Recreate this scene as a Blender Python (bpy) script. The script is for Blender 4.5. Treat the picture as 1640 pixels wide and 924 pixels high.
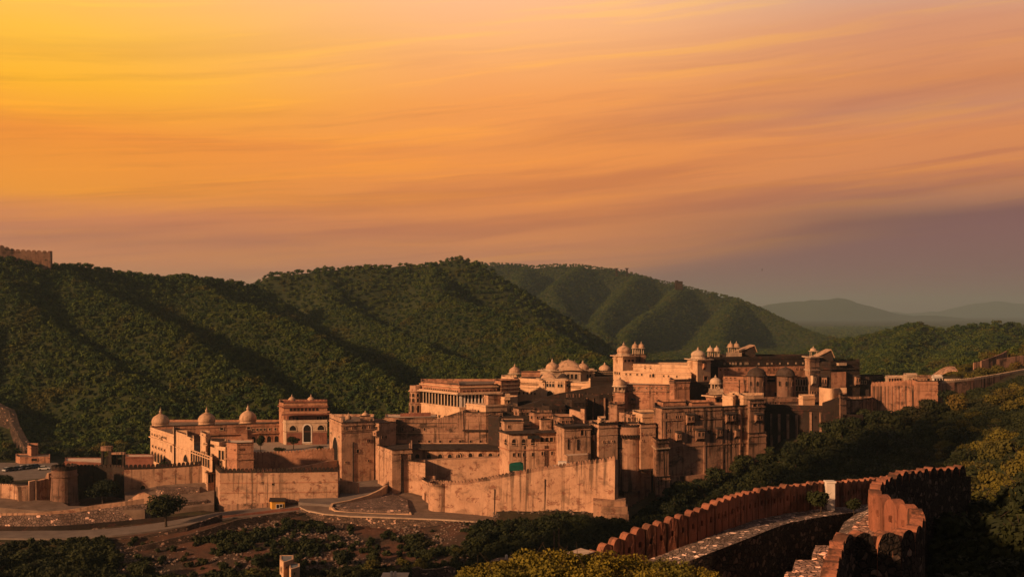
import bpy, bmesh, math, random
import numpy as np
from mathutils import Vector, Matrix

for _o in list(bpy.data.objects):
    bpy.data.objects.remove(_o)
random.seed(7)
rng = np.random.default_rng(7)
R = math.radians
SC = bpy.context.scene
COL = SC.collection

# ------------------------------------------------------------------ camera
F, HOR, CX, CZ = 1640.0, 500.0, 820.0, 100.0      # focal length and horizon row of the photograph, eye height in metres
cam_d = bpy.data.cameras.new('camera')
cam = bpy.data.objects.new('camera', cam_d)
COL.objects.link(cam)
cam.location = (0, 0, CZ)
cam.rotation_euler = (R(90), 0, 0)
cam_d.sensor_width = 36
cam_d.lens = 36
cam_d.shift_y = (HOR - 462) / F
cam_d.clip_start = 0.5
cam_d.clip_end = 30000
SC.camera = cam

# ------------------------------------------------------------------ world, sun, exposure
SUN_DIR = Vector((-0.77, -0.59, 0.32)).normalized()     # towards the sun: low, on the left, a little behind the camera
SUN_EL = math.asin(SUN_DIR.z)
SUN_AZ = math.atan2(SUN_DIR.x, SUN_DIR.y)

def lin(r, g, b):
    f = lambda c: (c / 255 / 12.92) if c / 255 <= 0.04045 else ((c / 255 + 0.055) / 1.055) ** 2.4
    return (f(r), f(g), f(b), 1.0)

class NT:
    """a few shorthands for building node trees"""
    def __init__(s, tree):
        s.t = tree; s.n = tree.nodes; s.l = tree.links
    def new(s, typ, **kw):
        nd = s.n.new(typ)
        for k, v in kw.items():
            setattr(nd, k, v)
        return nd
    def link(s, a, b):
        s.l.new(a, b)
    def put(s, sock, v):
        if isinstance(v, bpy.types.NodeSocket):
            s.l.new(v, sock)
        else:
            sock.default_value = v
    def math(s, op, a, b=0.0, c=0.0, clamp=False):
        nd = s.new('ShaderNodeMath', operation=op, use_clamp=clamp)
        s.put(nd.inputs[0], a); s.put(nd.inputs[1], b)
        s.put(nd.inputs[2], c)
        return nd.outputs[0]
    def mapr(s, v, a, b, c=0.0, d=1.0, smooth=True):
        nd = s.new('ShaderNodeMapRange')
        nd.interpolation_type = 'SMOOTHSTEP' if smooth else 'LINEAR'
        s.put(nd.inputs[0], v)
        for i, q in enumerate((a, b, c, d)):
            s.put(nd.inputs[i + 1], q)
        return nd.outputs[0]
    def mix(s, f, a, b, blend='MIX'):
        nd = s.new('ShaderNodeMix', data_type='RGBA', blend_type=blend)
        s.put(nd.inputs[0], f); s.put(nd.inputs[6], a); s.put(nd.inputs[7], b)
        return nd.outputs[2]
    def ramp(s, v, stops, interp='LINEAR'):
        nd = s.new('ShaderNodeValToRGB')
        cr = nd.color_ramp; cr.interpolation = interp
        while len(cr.elements) < len(stops):
            cr.elements.new(0.5)
        for e, (p, c) in zip(cr.elements, stops):
            e.position = p; e.color = c
        s.put(nd.inputs[0], v)
        return nd.outputs[0]
    def comb(s, x, y, z):
        nd = s.new('ShaderNodeCombineXYZ')
        s.put(nd.inputs[0], x); s.put(nd.inputs[1], y); s.put(nd.inputs[2], z)
        return nd.outputs[0]
    def noise(s, vec, scale, detail=4, rough=0.55, dist=0.0):
        nd = s.new('ShaderNodeTexNoise')
        if vec is not None: s.put(nd.inputs['Vector'], vec)
        nd.inputs['Scale'].default_value = scale
        nd.inputs['Detail'].default_value = detail
        nd.inputs['Roughness'].default_value = rough
        nd.inputs['Distortion'].default_value = dist
        return nd.outputs[0]
    def vmul(s, v, k):
        nd = s.new('ShaderNodeVectorMath', operation='MULTIPLY')
        s.put(nd.inputs[0], v); nd.inputs[1].default_value = k
        return nd.outputs[0]

W = bpy.data.worlds.new("World")
SC.world = W
W.use_nodes = True
w = NT(W.node_tree)
w.n.clear()
tc = w.new('ShaderNodeTexCoord')
sep = w.new('ShaderNodeSeparateXYZ'); w.link(tc.outputs['Generated'], sep.inputs[0])
dx, dy, dz = sep.outputs
az = w.math('ARCTAN2', dx, dy)
el = w.math('ARCSINE', dz)
warp = w.noise(w.comb(w.math('MULTIPLY', az, 1.1), w.math('MULTIPLY', el, 5.0), 0.3), 2.2, 3, 0.5)
elw = w.math('ADD', el, w.math('MULTIPLY', w.math('SUBTRACT', warp, 0.5), 0.030))
tilt = w.math('SUBTRACT', elw, w.math('MULTIPLY', az, 0.085))
def sky_ramp(stops):
    return w.ramp(w.math('MULTIPLY', w.math('ADD', elw, 0.0), 2.5), [(e * 2.5, lin(*c)) for e, c in stops])
left = sky_ramp([(0.0, (205, 122, 85)), (.045, (222, 132, 80)), (.065, (204, 122, 82)), (.085, (216, 128, 78)), (.11, (242, 148, 36)), (.16, (246, 146, 44)),
                 (.205, (255, 180, 34)), (.255, (255, 190, 62)), (.31, (254, 190, 108)), (.4, (235, 185, 130))])
mid = sky_ramp([(0.0, (170, 112, 90)), (.045, (208, 128, 84)), (.075, (224, 136, 78)), (.105, (226, 134, 68)), (.15, (242, 146, 66)), (.20, (246, 156, 80)),
                (.25, (252, 178, 112)), (.31, (254, 190, 144)), (.4, (235, 190, 165))])
right = sky_ramp([(0.0, (122, 88, 80)), (.06, (132, 90, 80)), (.09, (142, 95, 80)), (.105, (176, 114, 84)), (.13, (214, 132, 80)), (.16, (220, 136, 80)),
                  (.185, (206, 136, 100)), (.21, (222, 142, 88)), (.26, (216, 148, 110)), (.31, (204, 168, 150)), (.4, (185, 165, 160))])
sk = w.mix(w.mapr(az, -0.46, 0.0), left, mid)
sk = w.mix(w.mapr(az, 0.0, 0.40), sk, right)
# thin tilted cloud streaks
st1 = w.noise(w.comb(w.math('MULTIPLY', az, 1.5), w.math('MULTIPLY', tilt, 26.0), 1.7), 1.0, 5, 0.6, 0.08)
st2 = w.noise(w.comb(w.math('MULTIPLY', az, 3.4), w.math('MULTIPLY', tilt, 85.0), 5.1), 1.0, 5, 0.62, 0.10)
st3 = w.noise(w.comb(w.math('MULTIPLY', az, 0.9), w.math('MULTIPLY', tilt, 11.0), 9.1), 1.0, 3, 0.5, 0.08)
lowk = w.mapr(el, 0.30, 0.17)
st4 = w.noise(w.comb(w.math('MULTIPLY', az, 2.2), w.math('MULTIPLY', tilt, 55.0), 12.4), 1.0, 6, 0.65, 0.06)
dark = w.math('MULTIPLY', w.math('MAXIMUM', w.mapr(st1, 0.48, 0.68), w.math('MULTIPLY', w.mapr(st4, 0.50, 0.66), 0.7)), lowk)
sk = w.mix(w.math('MULTIPLY', dark, 0.75), sk, w.mix(1.0, sk, (0.72, 0.66, 0.95, 1), 'MULTIPLY'))
lite = w.mapr(st2, 0.50, 0.68)
sk = w.mix(w.math('MULTIPLY', lite, 0.80), sk, w.mix(1.0, sk, (1.10, 1.13, 0.78, 1), 'MULTIPLY'))
sk = w.mix(w.math('MULTIPLY', w.math('MULTIPLY', w.mapr(st3, 0.48, 0.66), 0.45), lowk), sk, w.mix(1.0, sk, (0.80, 0.77, 0.86, 1), 'MULTIPLY'))
wedge = w.mapr(w.math('SUBTRACT', w.math('ADD', w.math('MULTIPLY', az, 0.150), 0.030), w.math('ADD', el, w.math('MULTIPLY', w.math('SUBTRACT', st2, 0.5), 0.02))), -0.008, 0.024)
sk = w.mix(w.math('MULTIPLY', wedge, w.math('MULTIPLY', w.mapr(az, -0.08, 0.16), 0.88)), sk, lin(128, 82, 84))
# the dusk fades out of the glow: high up and behind the camera the sky is dim
up = w.mapr(el, 0.36, 0.80)
sk = w.mix(up, sk, (0.055, 0.045, 0.050, 1))
front = w.mapr(dy, 0.10, 0.66)
sk = w.mix(front, (0.120, 0.080, 0.072, 1), sk)
below = w.mapr(el, -0.10, -0.01)
sk = w.mix(below, (0.020, 0.014, 0.012, 1), sk)
bg1 = w.new('ShaderNodeBackground'); w.link(sk, bg1.inputs[0]); bg1.inputs[1].default_value = 0.82
nis = w.new('ShaderNodeTexSky', sky_type='NISHITA', sun_disc=False)
nis.sun_elevation = SUN_EL; nis.sun_rotation = SUN_AZ
nis.dust_density = 2.5
nt_ = w.mix(1.0, nis.outputs[0], (0.30, 0.21, 0.17, 1), 'MULTIPLY')
nt_ = w.mix(w.math('MULTIPLY', front, w.math('SUBTRACT', 1.0, up)), nt_, (0, 0, 0, 1))
bg2 = w.new('ShaderNodeBackground'); w.link(nt_, bg2.inputs[0]); bg2.inputs[1].default_value = 0.05
add = w.new('ShaderNodeAddShader'); w.link(bg1.outputs[0], add.inputs[0]); w.link(bg2.outputs[0], add.inputs[1])
wo = w.new('ShaderNodeOutputWorld'); w.link(add.outputs[0], wo.inputs[0])

sun_d = bpy.data.lights.new('sun', 'SUN')
sun_d.energy = 5.0
sun_d.angle = R(2.5)
sun_d.color = (1.0, 0.52, 0.255)
sun = bpy.data.objects.new('sun', sun_d); COL.objects.link(sun)
sun.rotation_euler = SUN_DIR.to_track_quat('Z', 'Y').to_euler()
sun.location = (-300, -200, 300)

SC.render.engine = 'CYCLES'
SC.view_settings.view_transform = 'Standard'
SC.view_settings.look = 'None'
SC.view_settings.exposure = 0.45
SC.view_settings.gamma = 1.0
SC.view_settings.use_curve_mapping = False
SC.cycles.use_denoising = True
SC.cycles.max_bounces = 5
SC.cycles.diffuse_bounces = 2
SC.cycles.volume_bounces = 0
SC.cycles.transparent_max_bounces = 4

# ------------------------------------------------------------------ helpers
def P(px, py, Y):
    """world point of a photograph pixel seen at depth Y"""
    return Vector(((px - CX) / F * Y, Y, CZ - (py - HOR) / F * Y))
def Xp(px, Y): return (px - CX) / F * Y
def Zp(py, Y): return CZ - (py - HOR) / F * Y

def tag(o, label=None, cat=None, group=None, kind=None):
    if label: o['label'] = label
    if cat: o['category'] = cat
    if group: o['group'] = group
    if kind: o['kind'] = kind
    return o

def thing(name, loc, label, cat, group=None):
    o = bpy.data.objects.new(name, None)
    o.empty_display_size = 0.5
    COL.objects.link(o)
    o.location = loc
    return tag(o, label, cat, group)

def world_of(o):
    v = Vector((0, 0, 0))
    while o is not None:
        v += o.location; o = o.parent
    return v

class MB:
    def __init__(s):
        s.v = []; s.f = []; s.m = []
    def add(s, vs, fs, mi=0):
        k = len(s.v)
        s.v += [tuple(p) for p in vs]
        s.f += [tuple(i + k for i in f) for f in fs]
        s.m += [mi] * len(fs)
        return s
    def prism(s, poly, z0, z1, mi=0, cap=True):
        """vertical prism; z0/z1 numbers or lists"""
        n = len(poly)
        a = [z0] * n if not hasattr(z0, '__len__') else z0
        b = [z1] * n if not hasattr(z1, '__len__') else z1
        vs = [(p[0], p[1], a[i]) for i, p in enumerate(poly)] + [(p[0], p[1], b[i]) for i, p in enumerate(poly)]
        fs = [(i, (i + 1) % n, n + (i + 1) % n, n + i) for i in range(n)]
        if cap: fs += [tuple(range(n - 1, -1, -1)), tuple(range(n, 2 * n))]
        return s.add(vs, fs, mi)
    def box(s, c, ax, ay, hx, hy, z0, z1, mi=0):
        """upright box: centre c (x,y), unit axes ax, ay, half sizes"""
        q = [(c[0] + ax[0] * hx * i + ay[0] * hy * j, c[1] + ax[1] * hx * i + ay[1] * hy * j) for i, j in ((-1, -1), (1, -1), (1, 1), (-1, 1))]
        return s.prism(q, z0, z1, mi)
    def lathe(s, c, prof, n=24, mi=0, rib=0.0, ribn=12, cap=True):
        vs = []; fs = []
        for (r, z) in prof:
            for k in range(n):
                t = 2 * math.pi * k / n
                rr = r * (1 + rib * math.cos(ribn * t))
                vs.append((c[0] + rr * math.cos(t), c[1] + rr * math.sin(t), c[2] + z))
        for j in range(len(prof) - 1):
            for k in range(n):
                fs.append((j * n + k, j * n + (k + 1) % n, (j + 1) * n + (k + 1) % n, (j + 1) * n + k))
        if cap:
            fs.append(tuple(range(n - 1, -1, -1)))
            fs.append(tuple((len(prof) - 1) * n + k for k in range(n)))
        return s.add(vs, fs, mi)
    def tube(s, a, b, r0, r1=None, n=6, mi=0):
        a = Vector(a); b = Vector(b); r1 = r0 if r1 is None else r1
        d = (b - a).normalized()
        u = d.orthogonal().normalized(); v = d.cross(u)
        vs = []
        for p, r in ((a, r0), (b, r1)):
            for k in range(n):
                t = 2 * math.pi * k / n
                vs.append(p + u * r * math.cos(t) + v * r * math.sin(t))
        fs = [(k, (k + 1) % n, n + (k + 1) % n, n + k) for k in range(n)] + [tuple(range(n - 1, -1, -1)), tuple(range(n, 2 * n))]
        return s.add(vs, fs, mi)
    def build(s, name, mats, parent=None, smooth=False, label=None, kind=None):
        mats = mats if isinstance(mats, (list, tuple)) else [mats]
        off = world_of(parent) if parent is not None else Vector((0, 0, 0))
        me = bpy.data.meshes.new(name)
        me.from_pydata([(p[0] - off.x, p[1] - off.y, p[2] - off.z) for p in s.v], [], s.f)
        for m in mats: me.materials.append(m)
        me.polygons.foreach_set('material_index', s.m)
        if smooth: me.polygons.foreach_set('use_smooth', [True] * len(me.polygons))
        me.update()
        o = bpy.data.objects.new(name, me)
        COL.objects.link(o)
        if parent is not None: o.parent = parent
        if label: o['label'] = label
        if kind: o['kind'] = kind
        return o

# ------------------------------------------------------------------ materials
def newmat(name, rough=0.9):
    m = bpy.data.materials.new(name)
    m.use_nodes = True
    k = NT(m.node_tree)
    b = k.n['Principled BSDF']
    b.inputs['Roughness'].default_value = rough
    b.inputs['Specular IOR Level'].default_value = 0.15
    return m, k, b

def bump(k, b, h, strength=0.4, dist=0.1):
    bp = k.new('ShaderNodeBump')
    bp.inputs['Strength'].default_value = strength
    bp.inputs['Distance'].default_value = dist
    k.put(bp.inputs['Height'], h)
    k.link(bp.outputs[0], b.inputs['Normal'])

def wpos(k):
    g = k.new('ShaderNodeNewGeometry')
    return g.outputs['Position']

def plaster(name, base, alt, stain=0.5, streak=0.5, patch=0.3, patchcol=(0.16, 0.055, 0.035, 1), dirt=(0.035, 0.024, 0.018, 1)):
    """lime plaster on masonry: cloudy tone, rain streaks, black mould, patches where the brick shows"""
    m, k, b = newmat(name)
    p = wpos(k)
    c = k.mix(k.mapr(k.noise(p, 0.16, 4), 0.3, 0.7), base, alt)
    c = k.mix(k.math('MULTIPLY', k.mapr(k.noise(p, 1.1, 5, 0.65), 0.35, 0.75), 0.45), c, k.mix(1.0, c, (0.66, 0.62, 0.60, 1), 'MULTIPLY'))
    sv = k.noise(k.vmul(p, (0.9, 0.9, 0.045)), 1.0, 5, 0.6, 0.1)
    big = k.noise(k.vmul(p, (0.07, 0.07, 0.05)), 1.0, 3, 0.5)
    s = k.math('MULTIPLY', k.mapr(sv, 0.49, 0.62), k.mapr(big, 0.34, 0.56))
    c = k.mix(k.math('MULTIPLY', s, streak), c, dirt)
    fine = k.noise(k.vmul(p, (2.6, 2.6, 0.12)), 1.0, 4, 0.6)
    c = k.mix(k.math('MULTIPLY', k.mapr(fine, 0.56, 0.72), streak * 0.5), c, k.mix(1.0, c, (0.45, 0.40, 0.38, 1), 'MULTIPLY'))
    mould = k.noise(k.vmul(p, (0.22, 0.22, 0.35)), 1.0, 6, 0.68, 0.3)
    c = k.mix(k.math('MULTIPLY', k.mapr(mould, 0.50, 0.64), stain), c, dirt)
    pt = k.noise(k.vmul(p, (0.42, 0.42, 0.52)), 1.0, 7, 0.74, 0.4)
    wv = k.noise(p, 2.2, 3, 0.7)
    pm = k.math('MULTIPLY', k.mapr(pt, 0.56, 0.61), k.mapr(wv, 0.30, 0.52))
    c = k.mix(k.math('MULTIPLY', pm, patch), c, patchcol)
    k.link(c, b.inputs['Base Color'])
    bump(k, b, k.math('ADD', k.noise(p, 1.6, 6, 0.7), k.math('MULTIPLY', pm, -0.6)), 0.55, 0.25)
    return m

PL = plaster('plaster_ochre', (0.46, 0.285, 0.185, 1), (0.38, 0.225, 0.142, 1), 0.40, 0.65, 0.70)
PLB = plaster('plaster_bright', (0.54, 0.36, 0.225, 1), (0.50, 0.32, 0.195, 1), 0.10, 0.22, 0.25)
PLR = plaster('plaster_rose', (0.40, 0.205, 0.125, 1), (0.33, 0.165, 0.10, 1), 0.45, 0.55, 0.6)
PLW = plaster('plaster_weathered', (0.34, 0.20, 0.13, 1), (0.26, 0.145, 0.095, 1), 0.85, 1.0, 0.5)
PLM = plaster('plaster_dull_brown', (0.22, 0.125, 0.085, 1), (0.15, 0.088, 0.062, 1), 0.6, 0.9, 0.4)
PLD = plaster('plaster_mould_shade', (0.036, 0.024, 0.019, 1), (0.018, 0.014, 0.012, 1), 0.85, 0.95, 0.3)  # near black: mould, and on some walls shade put into the colour
PALE = plaster('pale_stone', (0.50, 0.37, 0.26, 1), (0.43, 0.31, 0.21, 1), 0.18, 0.3, 0.1)
DOME = plaster('dome_plaster', (0.50, 0.33, 0.21, 1), (0.40, 0.25, 0.16, 1), 0.30, 0.5, 0.1)
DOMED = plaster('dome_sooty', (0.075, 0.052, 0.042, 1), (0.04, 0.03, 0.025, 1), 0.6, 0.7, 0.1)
RED = plaster('red_sandstone', (0.24, 0.10, 0.068, 1), (0.18, 0.072, 0.05, 1), 0.35, 0.5, 0.2)
MERL = plaster('merlon_red_plaster', (0.35, 0.145, 0.082, 1), (0.22, 0.088, 0.055, 1), 0.65, 0.8, 0.5, (0.10, 0.045, 0.03, 1))

def simple(name, c1, c2, scale=0.8, rough=0.9, bs=0.3, bd=0.1):
    m, k, b = newmat(name, rough)
    p = wpos(k)
    k.link(k.mix(k.mapr(k.noise(p, scale, 6, 0.65), 0.32, 0.68), c1, c2), b.inputs['Base Color'])
    bump(k, b, k.noise(p, scale * 3, 5, 0.7), bs, bd)
    return m
ROOF = simple('roof_lime_terrace', (0.20, 0.135, 0.10, 1), (0.10, 0.07, 0.055, 1), 0.5)
ROOFP = simple('roof_pale', (0.55, 0.43, 0.33, 1), (0.40, 0.30, 0.22, 1), 0.4)
ROOFD = simple('roof_black_mould', (0.055, 0.040, 0.032, 1), (0.026, 0.020, 0.018, 1), 0.6)
DARK = simple('opening_shade', (0.010, 0.008, 0.007, 1), (0.014, 0.010, 0.008, 1), 0.8)  # near black panes: the shade inside openings put into the colour
ASPH = simple('asphalt_dusty', (0.165, 0.135, 0.115, 1), (0.115, 0.094, 0.082, 1), 0.35, 0.9, 0.15, 0.03)
PAVE = simple('courtyard_paving', (0.30, 0.235, 0.185, 1), (0.24, 0.185, 0.14, 1), 0.3, 0.9, 0.15, 0.03)
DIRTM = simple('packed_earth', (0.17, 0.12, 0.09, 1), (0.11, 0.075, 0.055, 1), 0.4, 0.95, 0.5, 0.15)
WHITE = simple('whitewash', (0.62, 0.56, 0.49, 1), (0.50, 0.43, 0.36, 1), 1.0)
YEL = simple('yellow_paint', (0.50, 0.27, 0.045, 1), (0.42, 0.21, 0.035, 1), 1.0)
GREENT = simple('green_tarpaulin', (0.004, 0.062, 0.045, 1), (0.003, 0.040, 0.030, 1), 1.0, 0.6)
BLUEM = simple('blue_sheet_roof', (0.10, 0.15, 0.18, 1), (0.16, 0.15, 0.14, 1), 1.0)
TYRE = simple('tyre_rubber', (0.012, 0.012, 0.012, 1), (0.02, 0.02, 0.02, 1), 2.0)
WOOD = simple('old_wood', (0.11, 0.075, 0.05, 1), (0.06, 0.042, 0.03, 1), 2.0)
BARK = simple('tree_bark', (0.055, 0.038, 0.026, 1), (0.035, 0.025, 0.018, 1), 3.0)
CONEM = simple('traffic_cone_red', (0.55, 0.03, 0.015, 1), (0.45, 0.02, 0.012, 1), 2.0, 0.5)
GLASS, _k, _b = newmat('dark_glass', 0.15); _b.inputs['Base Color'].default_value = (0.015, 0.018, 0.02, 1)
def paint(name, c):
    m, k, b = newmat(name, 0.35); b.inputs['Base Color'].default_value = (*c, 1); return m
CARP = [paint('car_paint_white', (0.55, 0.55, 0.53)), paint('car_paint_grey', (0.12, 0.12, 0.13)), paint('car_paint_silver', (0.32, 0.33, 0.33)), paint('car_paint_black', (0.02, 0.02, 0.022)), paint('car_paint_blue', (0.05, 0.08, 0.13))]

def rubble(name, stone1, stone2, joint, scale=1.6, flat=1.0, thr=0.10, pale=0.25):
    """random rubble masonry: stones of mixed tone in dark joints"""
    m, k, b = newmat(name)
    p = k.vmul(wpos(k), (1, 1, flat))
    nz = k.new('ShaderNodeTexNoise'); k.put(nz.inputs['Vector'], p); nz.inputs['Scale'].default_value = 1.2
    pv = k.new('ShaderNodeVectorMath', operation='MULTIPLY_ADD')
    k.put(pv.inputs[0], nz.outputs['Color']); pv.inputs[1].default_value = (0.5, 0.5, 0.5); k.put(pv.inputs[2], p)
    vo = k.new('ShaderNodeTexVoronoi'); k.put(vo.inputs['Vector'], pv.outputs[0]); vo.inputs['Scale'].default_value = scale
    ve = k.new('ShaderNodeTexVoronoi', feature='DISTANCE_TO_EDGE'); k.put(ve.inputs['Vector'], pv.outputs[0]); ve.inputs['Scale'].default_value = scale
    sp = k.new('ShaderNodeSeparateColor'); k.link(vo.outputs['Color'], sp.inputs[0])
    c = k.mix(sp.outputs[0], stone1, stone2)
    c = k.mix(k.mapr(sp.outputs[1], 1 - pale, 1.0), c, k.mix(1.0, c, (4.6, 4.3, 4.0, 1), 'MULTIPLY'))
    c = k.mix(k.math('MULTIPLY', k.mapr(k.noise(wpos(k), 0.35, 5), 0.4, 0.65), 0.6), c, k.mix(1.0, c, (0.35, 0.32, 0.3, 1), 'MULTIPLY'))
    e = k.mapr(ve.outputs[0], 0.0, thr)
    c = k.mix(e, joint, c)
    k.link(c, b.inputs['Base Color'])
    bump(k, b, k.math('ADD', e, k.math('MULTIPLY', k.noise(wpos(k), 6, 4), 0.5)), 0.9, 0.15)
    return m
RUB = rubble('rubble_masonry_dark', (0.050, 0.038, 0.031, 1), (0.024, 0.019, 0.017, 1), (0.012, 0.010, 0.009, 1), 2.1, 1.3, 0.12, 0.30)
RUBM = rubble('rubble_masonry_brown', (0.15, 0.10, 0.075, 1), (0.085, 0.058, 0.045, 1), (0.035, 0.025, 0.02, 1), 1.5, 1.4, 0.10, 0.2)
COBB = rubble('pale_stone_paving', (0.24, 0.165, 0.13, 1), (0.15, 0.10, 0.08, 1), (0.06, 0.042, 0.034, 1), 1.3, 1.0, 0.12, 0.10)
WALKM = rubble('worn_brick_walk', (0.52, 0.33, 0.25, 1), (0.27, 0.165, 0.125, 1), (0.04, 0.03, 0.025, 1), 3.4, 1.6, 0.10, 0.3)
WALKD = rubble('worn_stone_walk', (0.30, 0.23, 0.19, 1), (0.16, 0.12, 0.10, 1), (0.04, 0.032, 0.027, 1), 3.0, 1.6, 0.10, 0.2)

def leafmat(name, c1, c2, c3, inst=True):
    m, k, b = newmat(name, 0.7)
    oi = k.new('ShaderNodeObjectInfo')
    p = wpos(k)
    n1 = k.noise(p, 0.010, 3, 0.5)
    c = k.mix(k.mapr(k.math('ADD', k.math('MULTIPLY', oi.outputs['Random'], 0.80), k.math('MULTIPLY', n1, 0.75)), 0.40, 1.10), c1, c2)
    c = k.mix(k.math('MULTIPLY', k.mapr(k.noise(p, 0.045, 4), 0.54, 0.68), 0.65), c, c3)
    c = k.mix(k.math('MULTIPLY', k.noise(p, 1.7, 3), 0.6), c, k.mix(1.0, c, (0.55, 0.6, 0.6, 1), 'MULTIPLY'))
    k.link(c, b.inputs['Base Color'])
    b.inputs['Specular IOR Level'].default_value = 0.08
    return m
LEAF_HILL = leafmat('foliage_hill', (0.022, 0.044, 0.013, 1), (0.062, 0.084, 0.014, 1), (0.085, 0.066, 0.014, 1))
LEAF_DARK = leafmat('foliage_dark', (0.015, 0.021, 0.009, 1), (0.028, 0.034, 0.011, 1), (0.030, 0.025, 0.011, 1))
LEAF_YEL = leafmat('foliage_yellow_green', (0.105, 0.095, 0.014, 1), (0.165, 0.13, 0.016, 1), (0.10, 0.075, 0.014, 1))
LEAF_YO = leafmat('foliage_yellow_olive', (0.066, 0.064, 0.013, 1), (0.115, 0.098, 0.015, 1), (0.075, 0.05, 0.014, 1))
LEAF_OLIVE = leafmat('foliage_olive', (0.060, 0.058, 0.014, 1), (0.10, 0.085, 0.016, 1), (0.095, 0.05, 0.014, 1))
# ------------------------------------------------------------------ terrain
def S(a, b, v):
    t = np.clip((v - a) / (b - a), 0, 1)
    return t * t * (3 - 2 * t)

# known ground heights: (photo column, depth, height)
CTRL = [(-900, 15, 86), (300, 12, 86), (900, 10, 86), (1500, 12, 86), (2400, 15, 88),
        (-600, 60, 66), (0, 70, 64), (350, 66, 68), (600, 60, 74), (760, 58, 80.5), (950, 59, 82), (1160, 62, 82), (1230, 66, 79), (1300, 62, 79), (1480, 45, 81), (1560, 60, 82), (1640, 70, 84), (2000, 70, 86), (2600, 70, 90),
        (-600, 110, 56), (0, 110, 55), (300, 110, 55), (600, 110, 56), (900, 105, 60), (1100, 108, 66), (1300, 118, 70), (1480, 100, 77), (1640, 100, 83), (2200, 100, 88),
        (1000, 78, 77), (1150, 83, 78), (1300, 92, 78), (1420, 96, 79),
        (-600, 165, 44), (0, 165, 43), (300, 165, 43), (600, 165, 43), (900, 165, 47), (1100, 165, 52), (1300, 165, 57), (1480, 165, 68), (1640, 165, 76), (2200, 165, 84),
        (-600, 215, 38), (0, 215, 38), (300, 215, 38.5), (600, 215, 39.5), (900, 215, 43), (1100, 215, 47), (1300, 215, 52), (1480, 215, 63), (1640, 215, 73), (2200, 215, 82),
        (-600, 245, 37), (0, 245, 37.5), (300, 245, 38), (500, 245, 39.5), (700, 245, 40.5), (900, 245, 42), (1100, 245, 45), (1300, 245, 52), (1480, 250, 63), (1640, 250, 73.5),
        (-400, 268, 40), (0, 266, 40.8), (200, 268, 41.5), (340, 270, 42), (460, 272, 43), (560, 266, 42), (700, 264, 42.5), (850, 256, 43.5), (1000, 256, 44), (720, 277, 46), (815, 272, 46.6), (860, 271, 46.6), (905, 268, 46.8), (985, 263, 46.6), (1100, 275, 44), (1225, 298, 52), (1300, 306, 61), (1400, 314, 66), (1500, 316, 70.5), (1560, 322, 73.5), (1640, 335, 79), (2200, 330, 84),
        (-400, 300, 43), (0, 300, 44), (150, 295, 44), (300, 300, 45), (450, 300, 45), (620, 295, 44.5), (750, 290, 45), (900, 290, 48), (1050, 302, 50),
        (250, 335, 45), (450, 345, 50), (600, 345, 50), (800, 345, 56), (1000, 350, 62), (1200, 345, 64), (1400, 350, 66), (1600, 365, 79),
        (-400, 370, 42), (30, 370, 42.3), (130, 370, 43), (-400, 425, 43), (100, 425, 43), (400, 430, 45), (700, 430, 52), (1000, 430, 60), (1200, 440, 60), (1400, 450, 60), (1640, 460, 70), (2200, 460, 80)]
_cu = np.array([((c[0] - 820) / 330.0, math.log(c[1]) * 3.2) for c in CTRL])
_cz = np.array([c[2] for c in CTRL], float)
def _phi(d2): return 0.5 * d2 * np.log(d2 + 1e-9)
_n = len(CTRL)
_A = np.zeros((_n + 3, _n + 3))
_A[:_n, :_n] = _phi(((_cu[:, None] - _cu[None]) ** 2).sum(-1)) + np.eye(_n) * 0.02
_A[:_n, _n] = 1; _A[:_n, _n + 1:] = _cu; _A[_n, :_n] = 1; _A[_n + 1:, :_n] = _cu.T
_w = np.linalg.solve(_A, np.concatenate([_cz, np.zeros(3)]))
def tps(px, Y):
    u = np.stack([(px - 820) / 330.0, np.log(np.maximum(Y, 2.0)) * 3.2], -1)
    out = np.empty(len(u))
    for i in range(0, len(u), 20000):
        q = u[i:i + 20000]
        out[i:i + 20000] = _phi(((q[:, None] - _cu[None]) ** 2).sum(-1)) @ _w[:_n] + _w[_n] + q @ _w[_n + 1:]
    return out

CAN = 3.6      # height of the scrub canopy, taken off the ridge heights
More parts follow.
